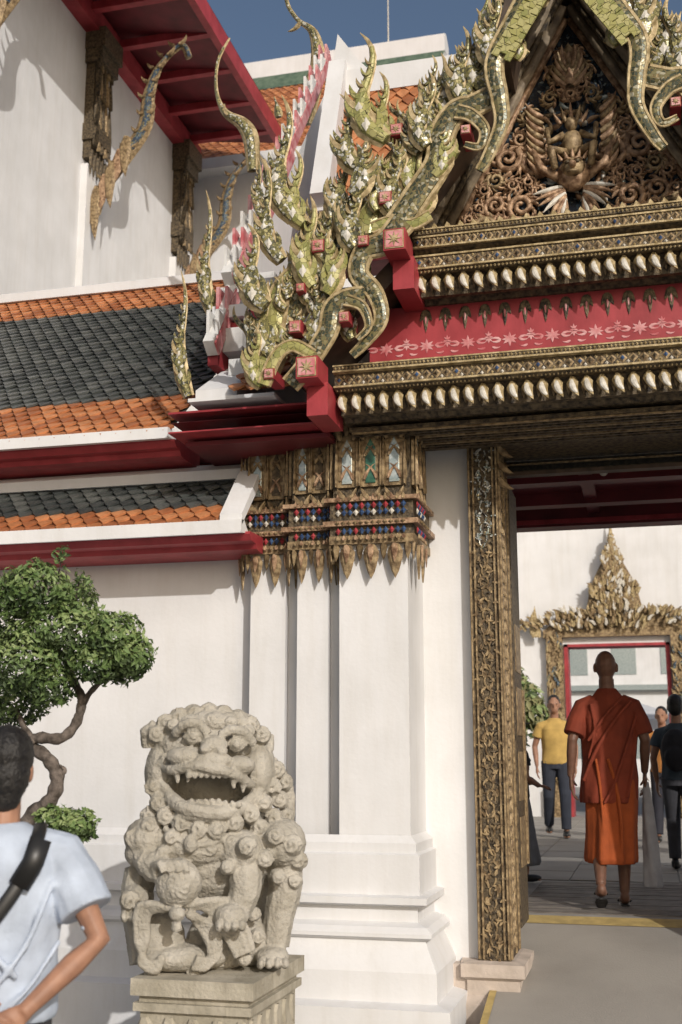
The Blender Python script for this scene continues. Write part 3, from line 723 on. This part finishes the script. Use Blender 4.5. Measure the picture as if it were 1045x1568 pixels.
b.ell(p+V((0,0,-.04)),(.035,.035,.045),1)
b.obj('hanging_lamp',[black,inlay],None,True)
# ================= stone guardian lion =================
LB=sv(320,1480,5.35)
lion=empty('stone_guardian_lion',LB,math.radians(20))
K=.00303
def lp(u,v,d=0): return V(((u-320)*K,d,(1480-v)*K))
b=MB()
def E(u,v,d,ru,rv,ry): b.ell(lp(u,v,d),(ru*K,ry,rv*K),n=16,k=10)
def T(pts,rad,n=8):
    P=cr([lp(*p) for p in pts],4); k=len(P)
    b.tube(P,[(rad[0]+(rad[1]-rad[0])*i/(k-1))*K for i in range(k)],n)
def curl(u,v,d,r,sg=1,a0=0):
    E(u,v,d,r,r*.95,r*K*.7)
    pts=[]
    for k in range(14):
        t=k/13; a=a0+sg*t*3.3*math.pi; q=r*.85*(1-t*.85)
        pts.append(lp(u+q*math.cos(a),v-q*math.sin(a),d-r*K*(.5+.4*t)))
    b.tube(pts,[r*K*.24]*14,6)
E(308,1152,.02,84,46,.20); E(240,1195,.02,26,48,.15); E(388,1195,.03,30,52,.17); E(315,1215,.10,75,50,.10)
E(320,1120,.0,72,24,.17)
for i,(u,v) in enumerate(((232,1136),(246,1120),(266,1110),(288,1104),(311,1102),(334,1105),(356,1112),(377,1123),(394,1138))):
    curl(u,v,-.06,15,1 if i%2 else -1,i)
for i,(u,v) in enumerate(((258,1124),(285,1117),(315,1115),(345,1120),(372,1133))): curl(u,v,-.14,11,1,i*2)
T([(262,1136,-.16),(278,1122,-.22),(300,1124,-.22),(312,1138,-.22)],[8,8]); T([(330,1140,-.22),(346,1131,-.22),(366,1135,-.2),(380,1152,-.15)],[8,8])
E(290,1141,-.185,15,13,.045); E(355,1152,-.18,14,13,.045)
T([(275,1143,-.2),(290,1130,-.225),(306,1143,-.21)],[3,3],6); T([(341,1153,-.2),(355,1141,-.215),(370,1155,-.19)],[3,3],6)
E(290,1141,-.225,6,6,.012); E(355,1152,-.22,6,6,.012)
E(321,1154,-.22,21,15,.06); E(308,1160,-.26,9,8,.03); E(333,1163,-.255,9,8,.03)
E(278,1170,-.19,28,15,.08); E(318,1176,-.23,32,13,.06); E(360,1184,-.18,25,15,.08)
T([(248,1186,-.12),(262,1190,-.2),(290,1184,-.26),(320,1188,-.28),(350,1196,-.25),(378,1212,-.14)],[8,8])
T([(250,1172,-.12),(240,1185,-.1),(243,1210,-.1),(258,1228,-.14)],[9,8]); T([(378,1185,-.1),(392,1200,-.08),(388,1225,-.1),(370,1240,-.14)],[10,9])
T([(256,1230,-.14),(275,1243,-.22),(305,1250,-.26),(340,1252,-.23),(372,1243,-.14)],[11,11]); E(310,1256,-.16,48,14,.12)
E(305,1240,-.13,38,6,.09)
for u,v,d in((268,1196,-.21),(284,1194,-.24),(352,1204,-.23),(366,1210,-.19)): b.tube([lp(u,v,d),lp(u,v+14,d)],[6*K,2*K],6)
for u in range(285,350,9): E(u,1197,-.265,4.5,6,.012)
for u in range(270,362,10): E(u,1240-(3 if 280<u<340 else 0),-.235,4.5,6,.012)
b.tube([lp(222,1152,.0),lp(218,1132,-.03),lp(228,1118,-.05)],[15*K,13*K,5*K],8); b.tube([lp(392,1175,.0),lp(404,1155,.0),lp(412,1136,.02)],[14*K,12*K,3*K],8)
for i,(u,v,d) in enumerate(((240,1238,-.12),(252,1258,-.16),(275,1268,-.2),(300,1276,-.22),(328,1276,-.22),(354,1268,-.19),(378,1256,-.14),(232,1216,-.08),(398,1240,-.09),(412,1216,-.03),(418,1190,.02),(424,1236,.0),(414,1262,-.06),(392,1276,-.12),(434,1262,.04),(432,1210,.08),(226,1258,-.08))):
    curl(u,v,d,15,1 if i%2 else -1,i*1.3)
for k in range(5): T([(398+k*7,1160+k*8,.03+k*.02),(415+k*7,1185+k*9,.05+k*.02),(420+k*7,1230+k*9,.08+k*.02)],[9,4])
E(325,1320,.04,92,70,.22); E(375,1330,.28,75,85,.30); E(395,1410,.36,60,70,.24); E(300,1300,-.08,70,36,.16)
for i,(u,v) in enumerate(((262,1288),(290,1302),(320,1304),(350,1294))): curl(u,v,-.2,13,1,i)
E(290,1296,-.25,10,14,.03)
T([(250,1275,-.17),(275,1292,-.22),(300,1298,-.235),(330,1292,-.22),(360,1280,-.17)],[5,5],6)
E(225,1292,-.06,36,32,.14); E(212,1312,-.06,22,22,.1)
T([(222,1300,-.08),(232,1325,-.16),(255,1335,-.24)],[27,20]); 
for k in range(4): T([(240+k*11,1328-k*2,-.26),(248+k*11,1322,-.31),(254+k*11,1334,-.33)],[8,5])
curl(205,1290,-.12,16); curl(228,1272,-.15,15,-1); curl(250,1310,-.2,12); curl(222,1322,-.18,12,-1)
b.ell(lp(274,1352,-.24),34*K,n=18,k=12)
for k in range(9):
    a=k*.7; T([(274+30*math.cos(a),1352+30*math.sin(a),-.28),(274+14*math.cos(a+.8),1352+14*math.sin(a+.8),-.335),(274,1352,-.345)],[3,2],6)
E(425,1300,-.04,40,38,.17); E(365,1310,-.14,35,32,.12); curl(440,1300,-.17,17); curl(415,1285,-.2,15,-1); curl(372,1300,-.27,16)
curl(452,1325,-.1,15); curl(400,1318,-.2,14,-1); curl(345,1330,-.24,12,1); curl(420,1345,-.16,12,-1); curl(446,1355,-.10,12)
T([(428,1310,-.04),(434,1360,-.03),(424,1410,-.04),(420,1450,-.05)],[30,20]); E(414,1462,-.09,26,15,.09)
T([(368,1320,-.14),(372,1360,-.2),(360,1395,-.2)],[28,20]); E(352,1398,-.24,26,18,.09)
for k in range(4): E(396+k*12,1468,-.17,6,8,.04); 
for k in range(4): E(334+k*11,1408,-.31,6,9,.04)
E(212,1378,-.05,24,24,.12); T([(215,1340,0),(210,1380,-.03),(218,1430,-.04),(225,1470,-.06)],[26,22]); curl(203,1378,-.16,16)
for k in range(3): E(196+k*12,1400,-.16,6,9,.05)
for k in range(4):
    w=k*9
    T([(268-k*2,1385,-.26),(232-w*.5,1392-k*3,-.22),(212-w*.5+18,1430,-.20),(222+k*3,1462,-.2),(246+k*2,1474-w*.5,-.2),(252-k,1452,-.2)],[6.5,5])
    T([(284+k*2,1380,-.26),(318+w,1390-k*4,-.22),(345+w,1425-k*3,-.20),(362+w*.8,1458-k*3,-.2)],[6.5,5.5])
    T([(288,1388+k*2,-.26),(306+w*.6,1412,-.22),(322+w*.5,1445,-.2),(318+w*.3,1470-w*.3,-.2),(296+w*.2,1470-w*.5,-.2)],[6.5,5])
for i,(u,v) in enumerate(((392,1430),(385,1400),(372,1462),(238,1478),(300,1478))): curl(u,v,-.14,12,1 if i%2 else -1,i)
E(274,1392,-.3,12,10,.04); b.tube([lp(274,1395,-.3),lp(274,1415,-.29)],[5*K,9*K],8)
E(245,1440,-.05,40,45,.09); E(340,1440,-.02,55,45,.09); E(280,1462,-.08,70,20,.12)
E(385,1445,.1,50,40,.2)
organic(b,'lion_figure',stone,lion,.0054,1,.010,.03)
ped=MB()
c=sv(388,1496,5.02)
xa=c.x-.56; 
def pb(o,z0,z1,m=0): ped.box(xa-o,c.x+o,5.02-o,5.80+o,z0,z1,m)
z=LB.z-.005
pb(.0,z-.07,z); pb(-.03,z-.10,z-.071); pb(-.01,z-.135,z-.101); pb(-.035,.22,z-.136); pb(.0,.18,.219); pb(.03,0,.179)
for k in range(5):
    x=xa+.06+k*.11
    ped.leaf((x,5.05,z-.16),V((.0,0,-1)),NF,.14,.09,.015,0,curl=.7); 
for k in range(6):
    ped.leaf((c.x-.036,5.1+k*.12,z-.16),V((0,0,-1)),X1,.14,.09,.015,0,curl=.7)
o=ped.obj('lion_pedestal',[stoneb]); mo=o.modifiers.new('b','BEVEL'); mo.width=.008; mo.segments=2
o.parent=lion; o.matrix_parent_inverse=(Matrix.Translation(LB)@Matrix.Rotation(math.radians(20),4,'Z')).inverted()
# ================= tree =================
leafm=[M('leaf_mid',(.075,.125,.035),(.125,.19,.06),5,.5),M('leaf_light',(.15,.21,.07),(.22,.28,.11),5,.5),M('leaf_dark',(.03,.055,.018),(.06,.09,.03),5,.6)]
tree=empty('cloud_pruned_tree')
b=MB(); KT=4.75/1800*1.02
def clump(u,v,ru,rv,n,D=4.75,size=.017,kk=None,rr=None):
    kk=kk or D/1800*1.02
    rr=rr or (ru+rv)/2
    C=sv(u,v,D)
    ph=[R.uniform(0,6) for _ in range(4)]
    for i in range(n):
        d=V((R.gauss(0,1),R.gauss(0,1),R.gauss(0,1))).normalized()
        lump=1+.10*math.sin(d.x*7+ph[0])*math.sin(d.z*6+ph[1])+.07*math.sin(d.y*9+ph[2]+d.x*5)
        q=(1-.30*R.random()**1.8)*lump*(1.08 if R.random()<.06 else 1)
        p=C+V((d.x*ru*kk,d.y*rr*kk,d.z*rv*kk))*q
        nrm=(d+V((R.uniform(-.9,.9),R.uniform(-.9,.9),R.uniform(-.5,.9)))).normalized()
        t=nrm.cross(V((R.uniform(-1,1),R.uniform(-1,1),R.uniform(-1,1)))).normalized(); w=nrm.cross(t)
        s=size*R.uniform(.6,1.25)
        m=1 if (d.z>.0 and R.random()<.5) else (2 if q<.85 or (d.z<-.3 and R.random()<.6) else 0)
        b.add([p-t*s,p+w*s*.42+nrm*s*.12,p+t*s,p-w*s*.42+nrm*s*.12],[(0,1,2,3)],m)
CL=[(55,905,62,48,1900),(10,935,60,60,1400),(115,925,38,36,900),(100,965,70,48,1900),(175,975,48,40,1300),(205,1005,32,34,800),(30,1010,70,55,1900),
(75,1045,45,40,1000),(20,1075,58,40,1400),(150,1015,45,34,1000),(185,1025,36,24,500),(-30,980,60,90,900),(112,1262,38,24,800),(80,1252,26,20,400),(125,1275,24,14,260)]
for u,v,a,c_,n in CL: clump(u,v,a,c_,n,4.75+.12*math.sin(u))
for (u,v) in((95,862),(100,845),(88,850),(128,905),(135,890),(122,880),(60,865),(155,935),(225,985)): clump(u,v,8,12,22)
b.obj('foliage',leafm,tree)
b=MB()
def br_(pts,r0,r1,D=4.8):
    P=cr([sv(u,v,D+d) for u,v,d in pts],6); n=len(P); b.tube(P,[(r0+(r1-r0)*i/(n-1))*KT*(1+.12*math.sin(i*1.7)) for i in range(n)],10)
br_([(60,1540,0),(40,1420,0),(30,1300,0),(48,1250,.0),(78,1225,-.02),(88,1190,0),(72,1160,0),(45,1140,.02),(60,1130,0),(95,1130,-.02),(118,1105,0),(125,1070,0),(112,1040,0),(100,1000,.02)],15,6)
br_([(118,1100,0),(135,1065,0),(160,1040,0),(190,1020,0)],6,3); br_([(55,1138,0),(38,1115,0),(25,1085,0)],7,4); br_([(112,1040,0),(70,1000,0),(55,940,0)],6,3)
br_([(48,1250,0),(85,1245,-.03),(110,1262,-.03)],6,3); br_([(40,1420,0),(10,1380,0),(0,1300,0)],8,5); br_([(88,1190,0),(100,1180,0),(92,1172,0)],5,2)
for u,v in((95,845),(128,890),(122,880)): br_([(u-12,v+60,0),(u-3,v+25,0),(u,v,0)],1.6,.8)
o=b.obj('trunk_and_branches',[bark],tree,True)
b=MB()
for (u,v,a,c_) in((800,1070,30,28),(790,1110,26,30),(820,1095,18,20),(780,1050,30,30)): clump(u,v,a,c_,260,19.5,.09)
P=sv(795,1100,19.5); b.tube([V((P.x,19.5,.5)),V((P.x,19.5,P.z))],[.09,.05],8,2)
b.obj('courtyard_tree',[M('pale_leaf',(.14,.15,.06),(.26,.25,.12),5,.6)]+leafm[1:])
# ================= people =================
skin=M('tan_skin',(.27,.14,.09),(.36,.19,.12),20,.55); skind=M('dark_tan_skin',(.13,.065,.042),(.18,.09,.06),20,.5)
hairm=M('black_hair',(.008,.007,.007),(.02,.018,.016),60,.5,0,.5,120)
def cloth(n,c): return M(n,tuple(x*.85 for x in c),tuple(min(1,x*1.1) for x in c),9,.85,0,.25,45)
def hand(b,w,d,pn,s=1):
    w=V(w); d=V(d).normalized(); pn=V(pn).normalized(); sd=d.cross(pn).normalized()
    b.tube([w-d*.02,w+d*.02,w+d*.06,w+d*.092],[.026,.036,.042,.038],10,ref=pn,fl=.42)
    for k,(o,L) in enumerate(((-.030,.062),(-.010,.076),(.011,.072),(.030,.056))):
        p=w+d*.075+sd*o
        c1=d+pn*.15; c2=d+pn*.6; c3=d*.7+pn*.9
        q=p+c1.normalized()*(.025+L*.4); r=q+c2.normalized()*L*.4; t=r+c3.normalized()*L*.3
        b.tube([p,q,r,t],[.0095,.009,.008,.006],7)
    p=w+d*.02+sd*-.03
    b.tube([p,p+(d*.6-sd*.8+pn*.3).normalized()*.045,p+(d*.8-sd*.5+pn*.5).normalized()*.08],[.013,.011,.008],7)
def body(arms,legs):
    b=MB()
    b.ell((0,.005,1.655),(.076,.096,.105)); b.ell((0,.035,1.59),(.054,.062,.062)); b.ell((0,.103,1.63),(.012,.018,.022)); b.ell((0,.09,1.60),(.024,.014,.007)); b.ell((0,.085,1.655),(.055,.02,.012))
    for s in(-1,1):
        b.ell((s*.078,-.005,1.635),(.011,.022,.034)); b.ell((s*.03,.085,1.672),(.024,.014,.008))
    b.tube([(0,-.03,1.40),(0,-.02,1.47),(0,-.005,1.56)],[.07,.056,.054],12)
    b.loft([(0,0,.90,.14,.10),(0,0,1.05,.13,.09),(0,0,1.2,.145,.10),(0,0,1.34,.16,.105),(0,-.01,1.42,.13,.08),(0,-.015,1.46,.06,.05)],20)
    for i,(sh,el,wr,hd,pn) in enumerate(arms):
        sh,el,wr=V(sh),V(el),V(wr)
        b.tube([sh,sh.lerp(el,.5),el,el.lerp(wr,.35),wr],[.052,.045,.037,.038,.025],10,ref=(1,0,0))
        hand(b,wr,hd,pn)
    for (hp,kn,an) in legs:
        hp,kn,an=V(hp),V(kn),V(an)
        b.tube([hp,hp.lerp(kn,.5),kn,kn.lerp(an,.35),an],[.085,.07,.052,.055,.034],10,ref=(1,0,0))
        b.ell(an+V((0,-.01,-.03)),(.034,.04,.04)); b.ell(an+V((0,.07,-.055)),(.042,.105,.03)); 
        for k in range(4): b.ell(an+V((-.028+k*.019,.165-.006*k,-.065)),(.010,.016,.012))
    return b
def shirt(arms,hem,w=1.0,sl=.55,slr=.07):
    b=MB()
    f=lambda t,z: .03*math.sin(3*t+z*14)+.02*math.sin(7*t-z*9)
    b.loft([(0,0,hem,.175*w,.125*w),(0,0,hem+.02,.18*w,.13*w),(0,0,1.08,.165*w,.12*w),(0,0,1.22,.18*w,.125*w),(0,0,1.34,.185*w,.125*w),(0,-.01,1.40,.16*w,.10*w),(0,-.015,1.45,.10*w,.075*w),(0,-.015,1.478,.07,.062)],40,0,f)
    for a in arms:
        sh,el=V(a[0]),V(a[1]); e=sh.lerp(el,sl)
        b.tube([sh+V((-sh.x*.5,0,.015)),sh+V((0,0,-.015)),sh.lerp(e,.5),e],[slr*.85,slr*.95,slr*.98,slr*1.03],12,ref=(0,1,0))
    return b
def trousers(legs,top=.98,r=1.0,bot=.02):
    b=MB()
    b.loft([(0,0,.84,.15,.12),(0,0,.92,.165,.12),(0,0,top,.15,.11)],24)
    for (hp,kn,an) in legs:
        hp,kn,an=V(hp),V(kn),V(an)
        b.tube([hp+V((0,0,.02)),hp.lerp(kn,.4),kn,kn.lerp(an,.5),an+V((0,0,bot))],[.1*r,.09*r,.075*r,.068*r,.062*r],14,ref=(1,0,0))
    return b
def shoes(legs):
    b=MB()
    for l in legs:
        an=V(l[2]); b.ell(an+V((0,.055,-.045)),(.05,.135,.042)); b.ell(an+V((0,-.02,-.02)),(.042,.05,.05))
    return b
def hair(kind='short'):
    b=MB(); b.ell((0,-.018,1.68),(.084,.10,.10)); b.ell((0,-.045,1.63),(.076,.072,.085))
    if kind=='long': b.ell((0,-.07,1.57),(.07,.05,.12))
    return b
# --- monk, mid-stride
mp=V((-.27,8.66,.556)); mk=empty('monk',mp,math.radians(4),1.0)
arms=[((-.18,0,1.38),(-.255,-.07,1.13),(-.275,-.04,.88),(0.05,.15,-1),(1,0,0)),((.18,0,1.38),(.245,-.03,1.13),(.24,.10,.91),(0,.25,-1),(-1,0,0))]
legs=[((-.09,0,.90),(-.10,.0,.50),(-.105,-.26,.175)),((.09,0,.90),(.08,.16,.50),(.065,.14,.09))]
organic(body(arms,legs),'monk_body',skind,mk,.0062,2)
robe=cloth('saffron_robe',(.33,.07,.016)); robed=cloth('shawl_robe',(.20,.036,.016))
b=MB(); ff=lambda t,z: (.06*math.sin(9*t+z*2)+.03*math.sin(15*t+z))*(1.15-z)+.03*math.sin(5*t-z*3)
b.loft([(-.02,-.02,.30,.170,.21),(-.02,-.02,.33,.176,.22),(-.01,-.01,.5,.172,.19),(0,0,.7,.18,.165),(0,0,.9,.185,.15),(0,0,1.05,.17,.13)],72,0,ff)
b.tube(cr([V((-.02,-.16,1.0)),V((.03,-.17,.8)),V((.05,-.195,.55)),V((.04,-.22,.32))]),[.014]*19,6)
b.tube(cr([V((-.10,-.14,1.0)),V((-.08,-.165,.8)),V((-.07,-.19,.5)),V((-.09,-.21,.32))]),[.011]*19,6)
organic(b,'lower_robe',robe,mk,.007,1)
b=MB(); f2=lambda t,z: .035*math.sin(6*t+z*12)+.025*math.sin(11*t-z*9)
b.loft([(-.02,0,.70,.190,.17),(-.015,0,.74,.197,.175),(-.01,0,.87,.198,.165),(0,0,1.0,.185,.15),(0,0,1.15,.190,.145),(0,0,1.28,.20,.135),(0,-.01,1.37,.172,.115),(0,-.015,1.43,.11,.085),(0,-.015,1.49,.065,.06)],72,0,f2)
for s,a in zip((-1,1),arms):
    sh,el=V(a[0]),V(a[1]); b.tube([sh+V((-s*.09,0,.015)),sh+V((-s*.01,0,-.02)),sh.lerp(el,.5),sh.lerp(el,.85)],[.06,.07,.072,.074],12,ref=(0,1,0))
for q,r_ in (([(.16,-.10,1.40),(.03,-.155,1.25),(-.10,-.165,1.05),(-.19,-.13,.85)],.015),([(.10,-.12,1.42),(-.02,-.15,1.30),(-.15,-.13,1.12)],.012),([(.19,-.10,1.3),(.10,-.155,1.05),(.0,-.18,.80),(-.06,-.18,.70)],.012),([(.19,-.06,1.2),(.15,-.12,.95),(.10,-.16,.74)],.011),([(-.12,-.10,1.38),(-.10,-.14,1.2),(-.15,-.13,1.0)],.010)):
    P=cr([V(c) for c in q]); b.tube(P,[r_]*len(P),6)
organic(b,'upper_robe',robed,mk,.007,1)
b=MB(); f3=lambda t,z: .18*math.sin(4*t+z*6)
b.loft([(.26,.08,.13,.055,.035),(.26,.08,.15,.06,.04),(.255,.09,.4,.05,.035),(.25,.10,.65,.04,.03),(.245,.11,.84,.022,.02)],32,0,f3)
organic(b,'cloth_bag',cloth('pale_cloth',(.36,.36,.38)),mk,.006,1)
b=MB()
for i,l in enumerate(legs):
    an=V(l[2]); k=.075 if i==0 else 0
    b.tube([an+V((0,-.065,-.085)),an+V((0,.0,-.088)),an+V((0,.08,-.09-k*.4)),an+V((0,.18,-.09-k))],[.03,.034,.045,.03],12,ref=(0,0,1),fl=.2)
    b.tube([an+V((-.045,.07,-.07)),an+V((0,.10,-.02)),an+V((.045,.07,-.07))],[.008]*3,6)
b.obj('sandals',[black],mk,True)
def simple(name,pos,yaw,s,shirtc,trc,skinm,arms,legs,hem=.90,bag=False,hairk='short',skirt=None,hat=None,w=1.0):
    e=empty(name,pos,yaw,s)
    organic(body(arms,legs),'body',skinm,e,.009,1)
    organic(shirt(arms,hem,w),'shirt',cloth(name+'_shirt',shirtc),e,.010,1)
    if skirt:
        b=MB(); f=lambda t,z:.07*math.sin(7*t)*(1.1-z)
        b.loft([(0,-.06,.20,.26,.26),(0,-.04,.24,.26,.26),(0,-.02,.5,.22,.2),(0,0,.8,.175,.14),(0,0,.98,.145,.11)],48,0,f); organic(b,'skirt',cloth(name+'_skirt',skirt),e,.010,1)
    else: organic(trousers(legs),'trousers',cloth(name+'_trousers',trc),e,.010,1)
    organic(shoes(legs),'shoes',black,e,.010,1)
    organic(hair(hairk),'hair',hairm,e,.009,1)
    b=MB()
    for sx in(-1,1): b.ell((sx*.03,.096,1.655),(.011,.006,.005))
    b.obj('eyes',[black],e,True)
    if bag:
        b=MB(); b.ell((0,-.19,1.2),(.15,.10,.22)); b.ell((0,-.27,1.12),(.11,.05,.12))
        for sx in(-1,1): b.tube([(sx*.09,-.12,1.40),(sx*.10,.02,1.46),(sx*.11,.12,1.30),(sx*.12,.0,1.08)],[.02]*4,8,fl=.4)
        organic(b,'backpack',cloth('black_bag',(.02,.02,.025)),e,.012,1)
    if hat:
        b=MB(); b.ell((0,-.01,1.73),(.10,.115,.07)); b.ell((0,0,1.70),(.17,.19,.012)); organic(b,'sun_hat',cloth('hat',hat),e,.008,1)
    return e
aD=[((-.18,0,1.38),(-.25,-.02,1.12),(-.24,.10,.88),(0,.2,-1),(1,0,0)),((.18,0,1.38),(.26,-.03,1.12),(.24,.06,.88),(0,.2,-1),(-1,0,0))]
lD=[((-.09,0,.92),(-.10,.06,.50),(-.10,-.03,.09)),((.09,0,.92),(.10,.0,.50),(.11,.04,.09))]
lW=[((-.09,0,.92),(-.10,.14,.52),(-.10,.12,.09)),((.09,0,.92),(.10,.02,.50),(.11,-.16,.13))]
simple('man_in_yellow_shirt',(-1.20,16.1,.556),math.radians(185),1.04,(.50,.33,.10),(.03,.035,.05),skin,aD,lW)
simple('woman_in_grey_skirt',(-1.08,10.1,.556),math.radians(-60),.76,(.03,.03,.035),(.1,.1,.1),skin,
  [((-.17,0,1.38),(-.2,.02,1.12),(-.08,.2,1.05),(.3,.8,-.1),(0,0,-1)),((.17,0,1.38),(.21,.02,1.12),(.1,.22,1.03),(-.3,.8,-.1),(0,0,-1))],lW,skirt=(.17,.17,.18),hairk='long',hat=(.10,.10,.10),bag=True)
simple('tourist_with_backpack',(.26,11.6,.556),math.radians(-8),.90,(.05,.07,.09),(.06,.06,.07),skin,aD,lW,bag=True)
simple('man_in_orange_shirt',(.17,15.4,.556),math.radians(170),.93,(.46,.19,.05),(.03,.03,.04),skin,aD,lD)
# --- foreground man, back to camera
np_=V((-1.89,3.28,0)); nmn=empty('man_in_blue_t_shirt',np_,math.radians(26),.925)
aN=[((-.19,0,1.38),(-.31,-.10,1.12),(-.06,-.215,.94),(1,-.1,-.5),(0,-1,0)),((.19,0,1.38),(.32,-.10,1.12),(.10,-.21,.93),(-1,-.15,-.55),(0,-1,.1))]
organic(body(aN,lD),'body',skin,nmn,.006,2)
tee=shirt(aN,.88,1.14,.68,.088)
for q in([(-.16,-.12,1.3),(-.05,-.16,1.15),(.08,-.15,1.02)],[(.17,-.1,1.3),(.10,-.155,1.12),(.0,-.16,.98)],[(.2,-.08,1.12),(.12,-.14,1.0),(.05,-.15,.93)],[(.24,-.04,1.32),(.28,-.07,1.22),(.27,-.1,1.15)]):
    P=cr([V(c) for c in q]); tee.tube(P,[.010]*len(P),6)
organic(tee,'t_shirt',cloth('pale_blue_cotton',(.44,.50,.60)),nmn,.008,2,.012,.12)
organic(trousers(lD),'trousers',cloth('dark_trousers',(.04,.04,.045)),nmn,.010,1)
organic(shoes(lD),'shoes',black,nmn,.010,1); 
b=MB(); b.ell((0,-.02,1.69),(.090,.106,.100)); b.ell((0,-.045,1.63),(.082,.078,.10)); b.ell((0,-.055,1.56),(.058,.045,.05))
organic(b,'hair',hairm,nmn,.005,2,.007,.012)
b=MB()
P=cr([V((.12,.0,1.47)),V((.115,-.10,1.43)),V((.08,-.155,1.32)),V((-.03,-.175,1.16)),V((-.17,-.15,1.02)),V((-.24,-.02,.95))])
b.tube(P,[.022]*len(P),8,ref=(0,1,0),fl=.3); q=P[len(P)//3]
b.tube([q+V((.03,-.012,.07)),q+V((.01,-.02,0)),q+V((-.03,-.02,-.07))],[.034]*3,8,ref=(0,1,0),fl=.4)
o=b.obj('shoulder_strap',[black],nmn,True)
# ================= camera / light =================
cd=bpy.data.cameras.new('camera'); cam=bpy.data.objects.new('camera',cd); sc.collection.objects.link(cam)
cam.location=(0,0,HC); cam.rotation_euler=(math.pi/2+TH,0,AZ)
cd.sensor_fit='VERTICAL'; cd.sensor_height=36; cd.lens=F/1568*36; cd.clip_end=1000
cd.dof.use_dof=True; cd.dof.focus_distance=7.0; cd.dof.aperture_fstop=3.2
sc.camera=cam
saz=math.radians(36); sel=math.radians(25)
to=V((math.sin(saz)*math.cos(sel),-math.cos(saz)*math.cos(sel),math.sin(sel)))
sd=bpy.data.lights.new('sun','SUN'); sd.energy=2.65; sd.angle=math.radians(.55); sd.color=(1,.955,.895)
so=bpy.data.objects.new('sun',sd); sc.collection.objects.link(so); so.rotation_euler=to.to_track_quat('Z','Y').to_euler()
w=bpy.data.worlds.new('World'); sc.world=w; w.use_nodes=True
nt=w.node_tree; bgn=nt.nodes['Background']; sk=nt.nodes.new('ShaderNodeTexSky'); sk.sky_type='NISHITA'; sk.sun_disc=False
sk.sun_elevation=sel; sk.sun_rotation=math.atan2(to.x,to.y); sk.dust_density=4.0; sk.air_density=1.0
nt.links.new(sk.outputs[0],bgn.inputs[0]); bgn.inputs[1].default_value=.095
sc.view_settings.view_transform='Standard'; sc.view_settings.look='None'; sc.view_settings.exposure=0
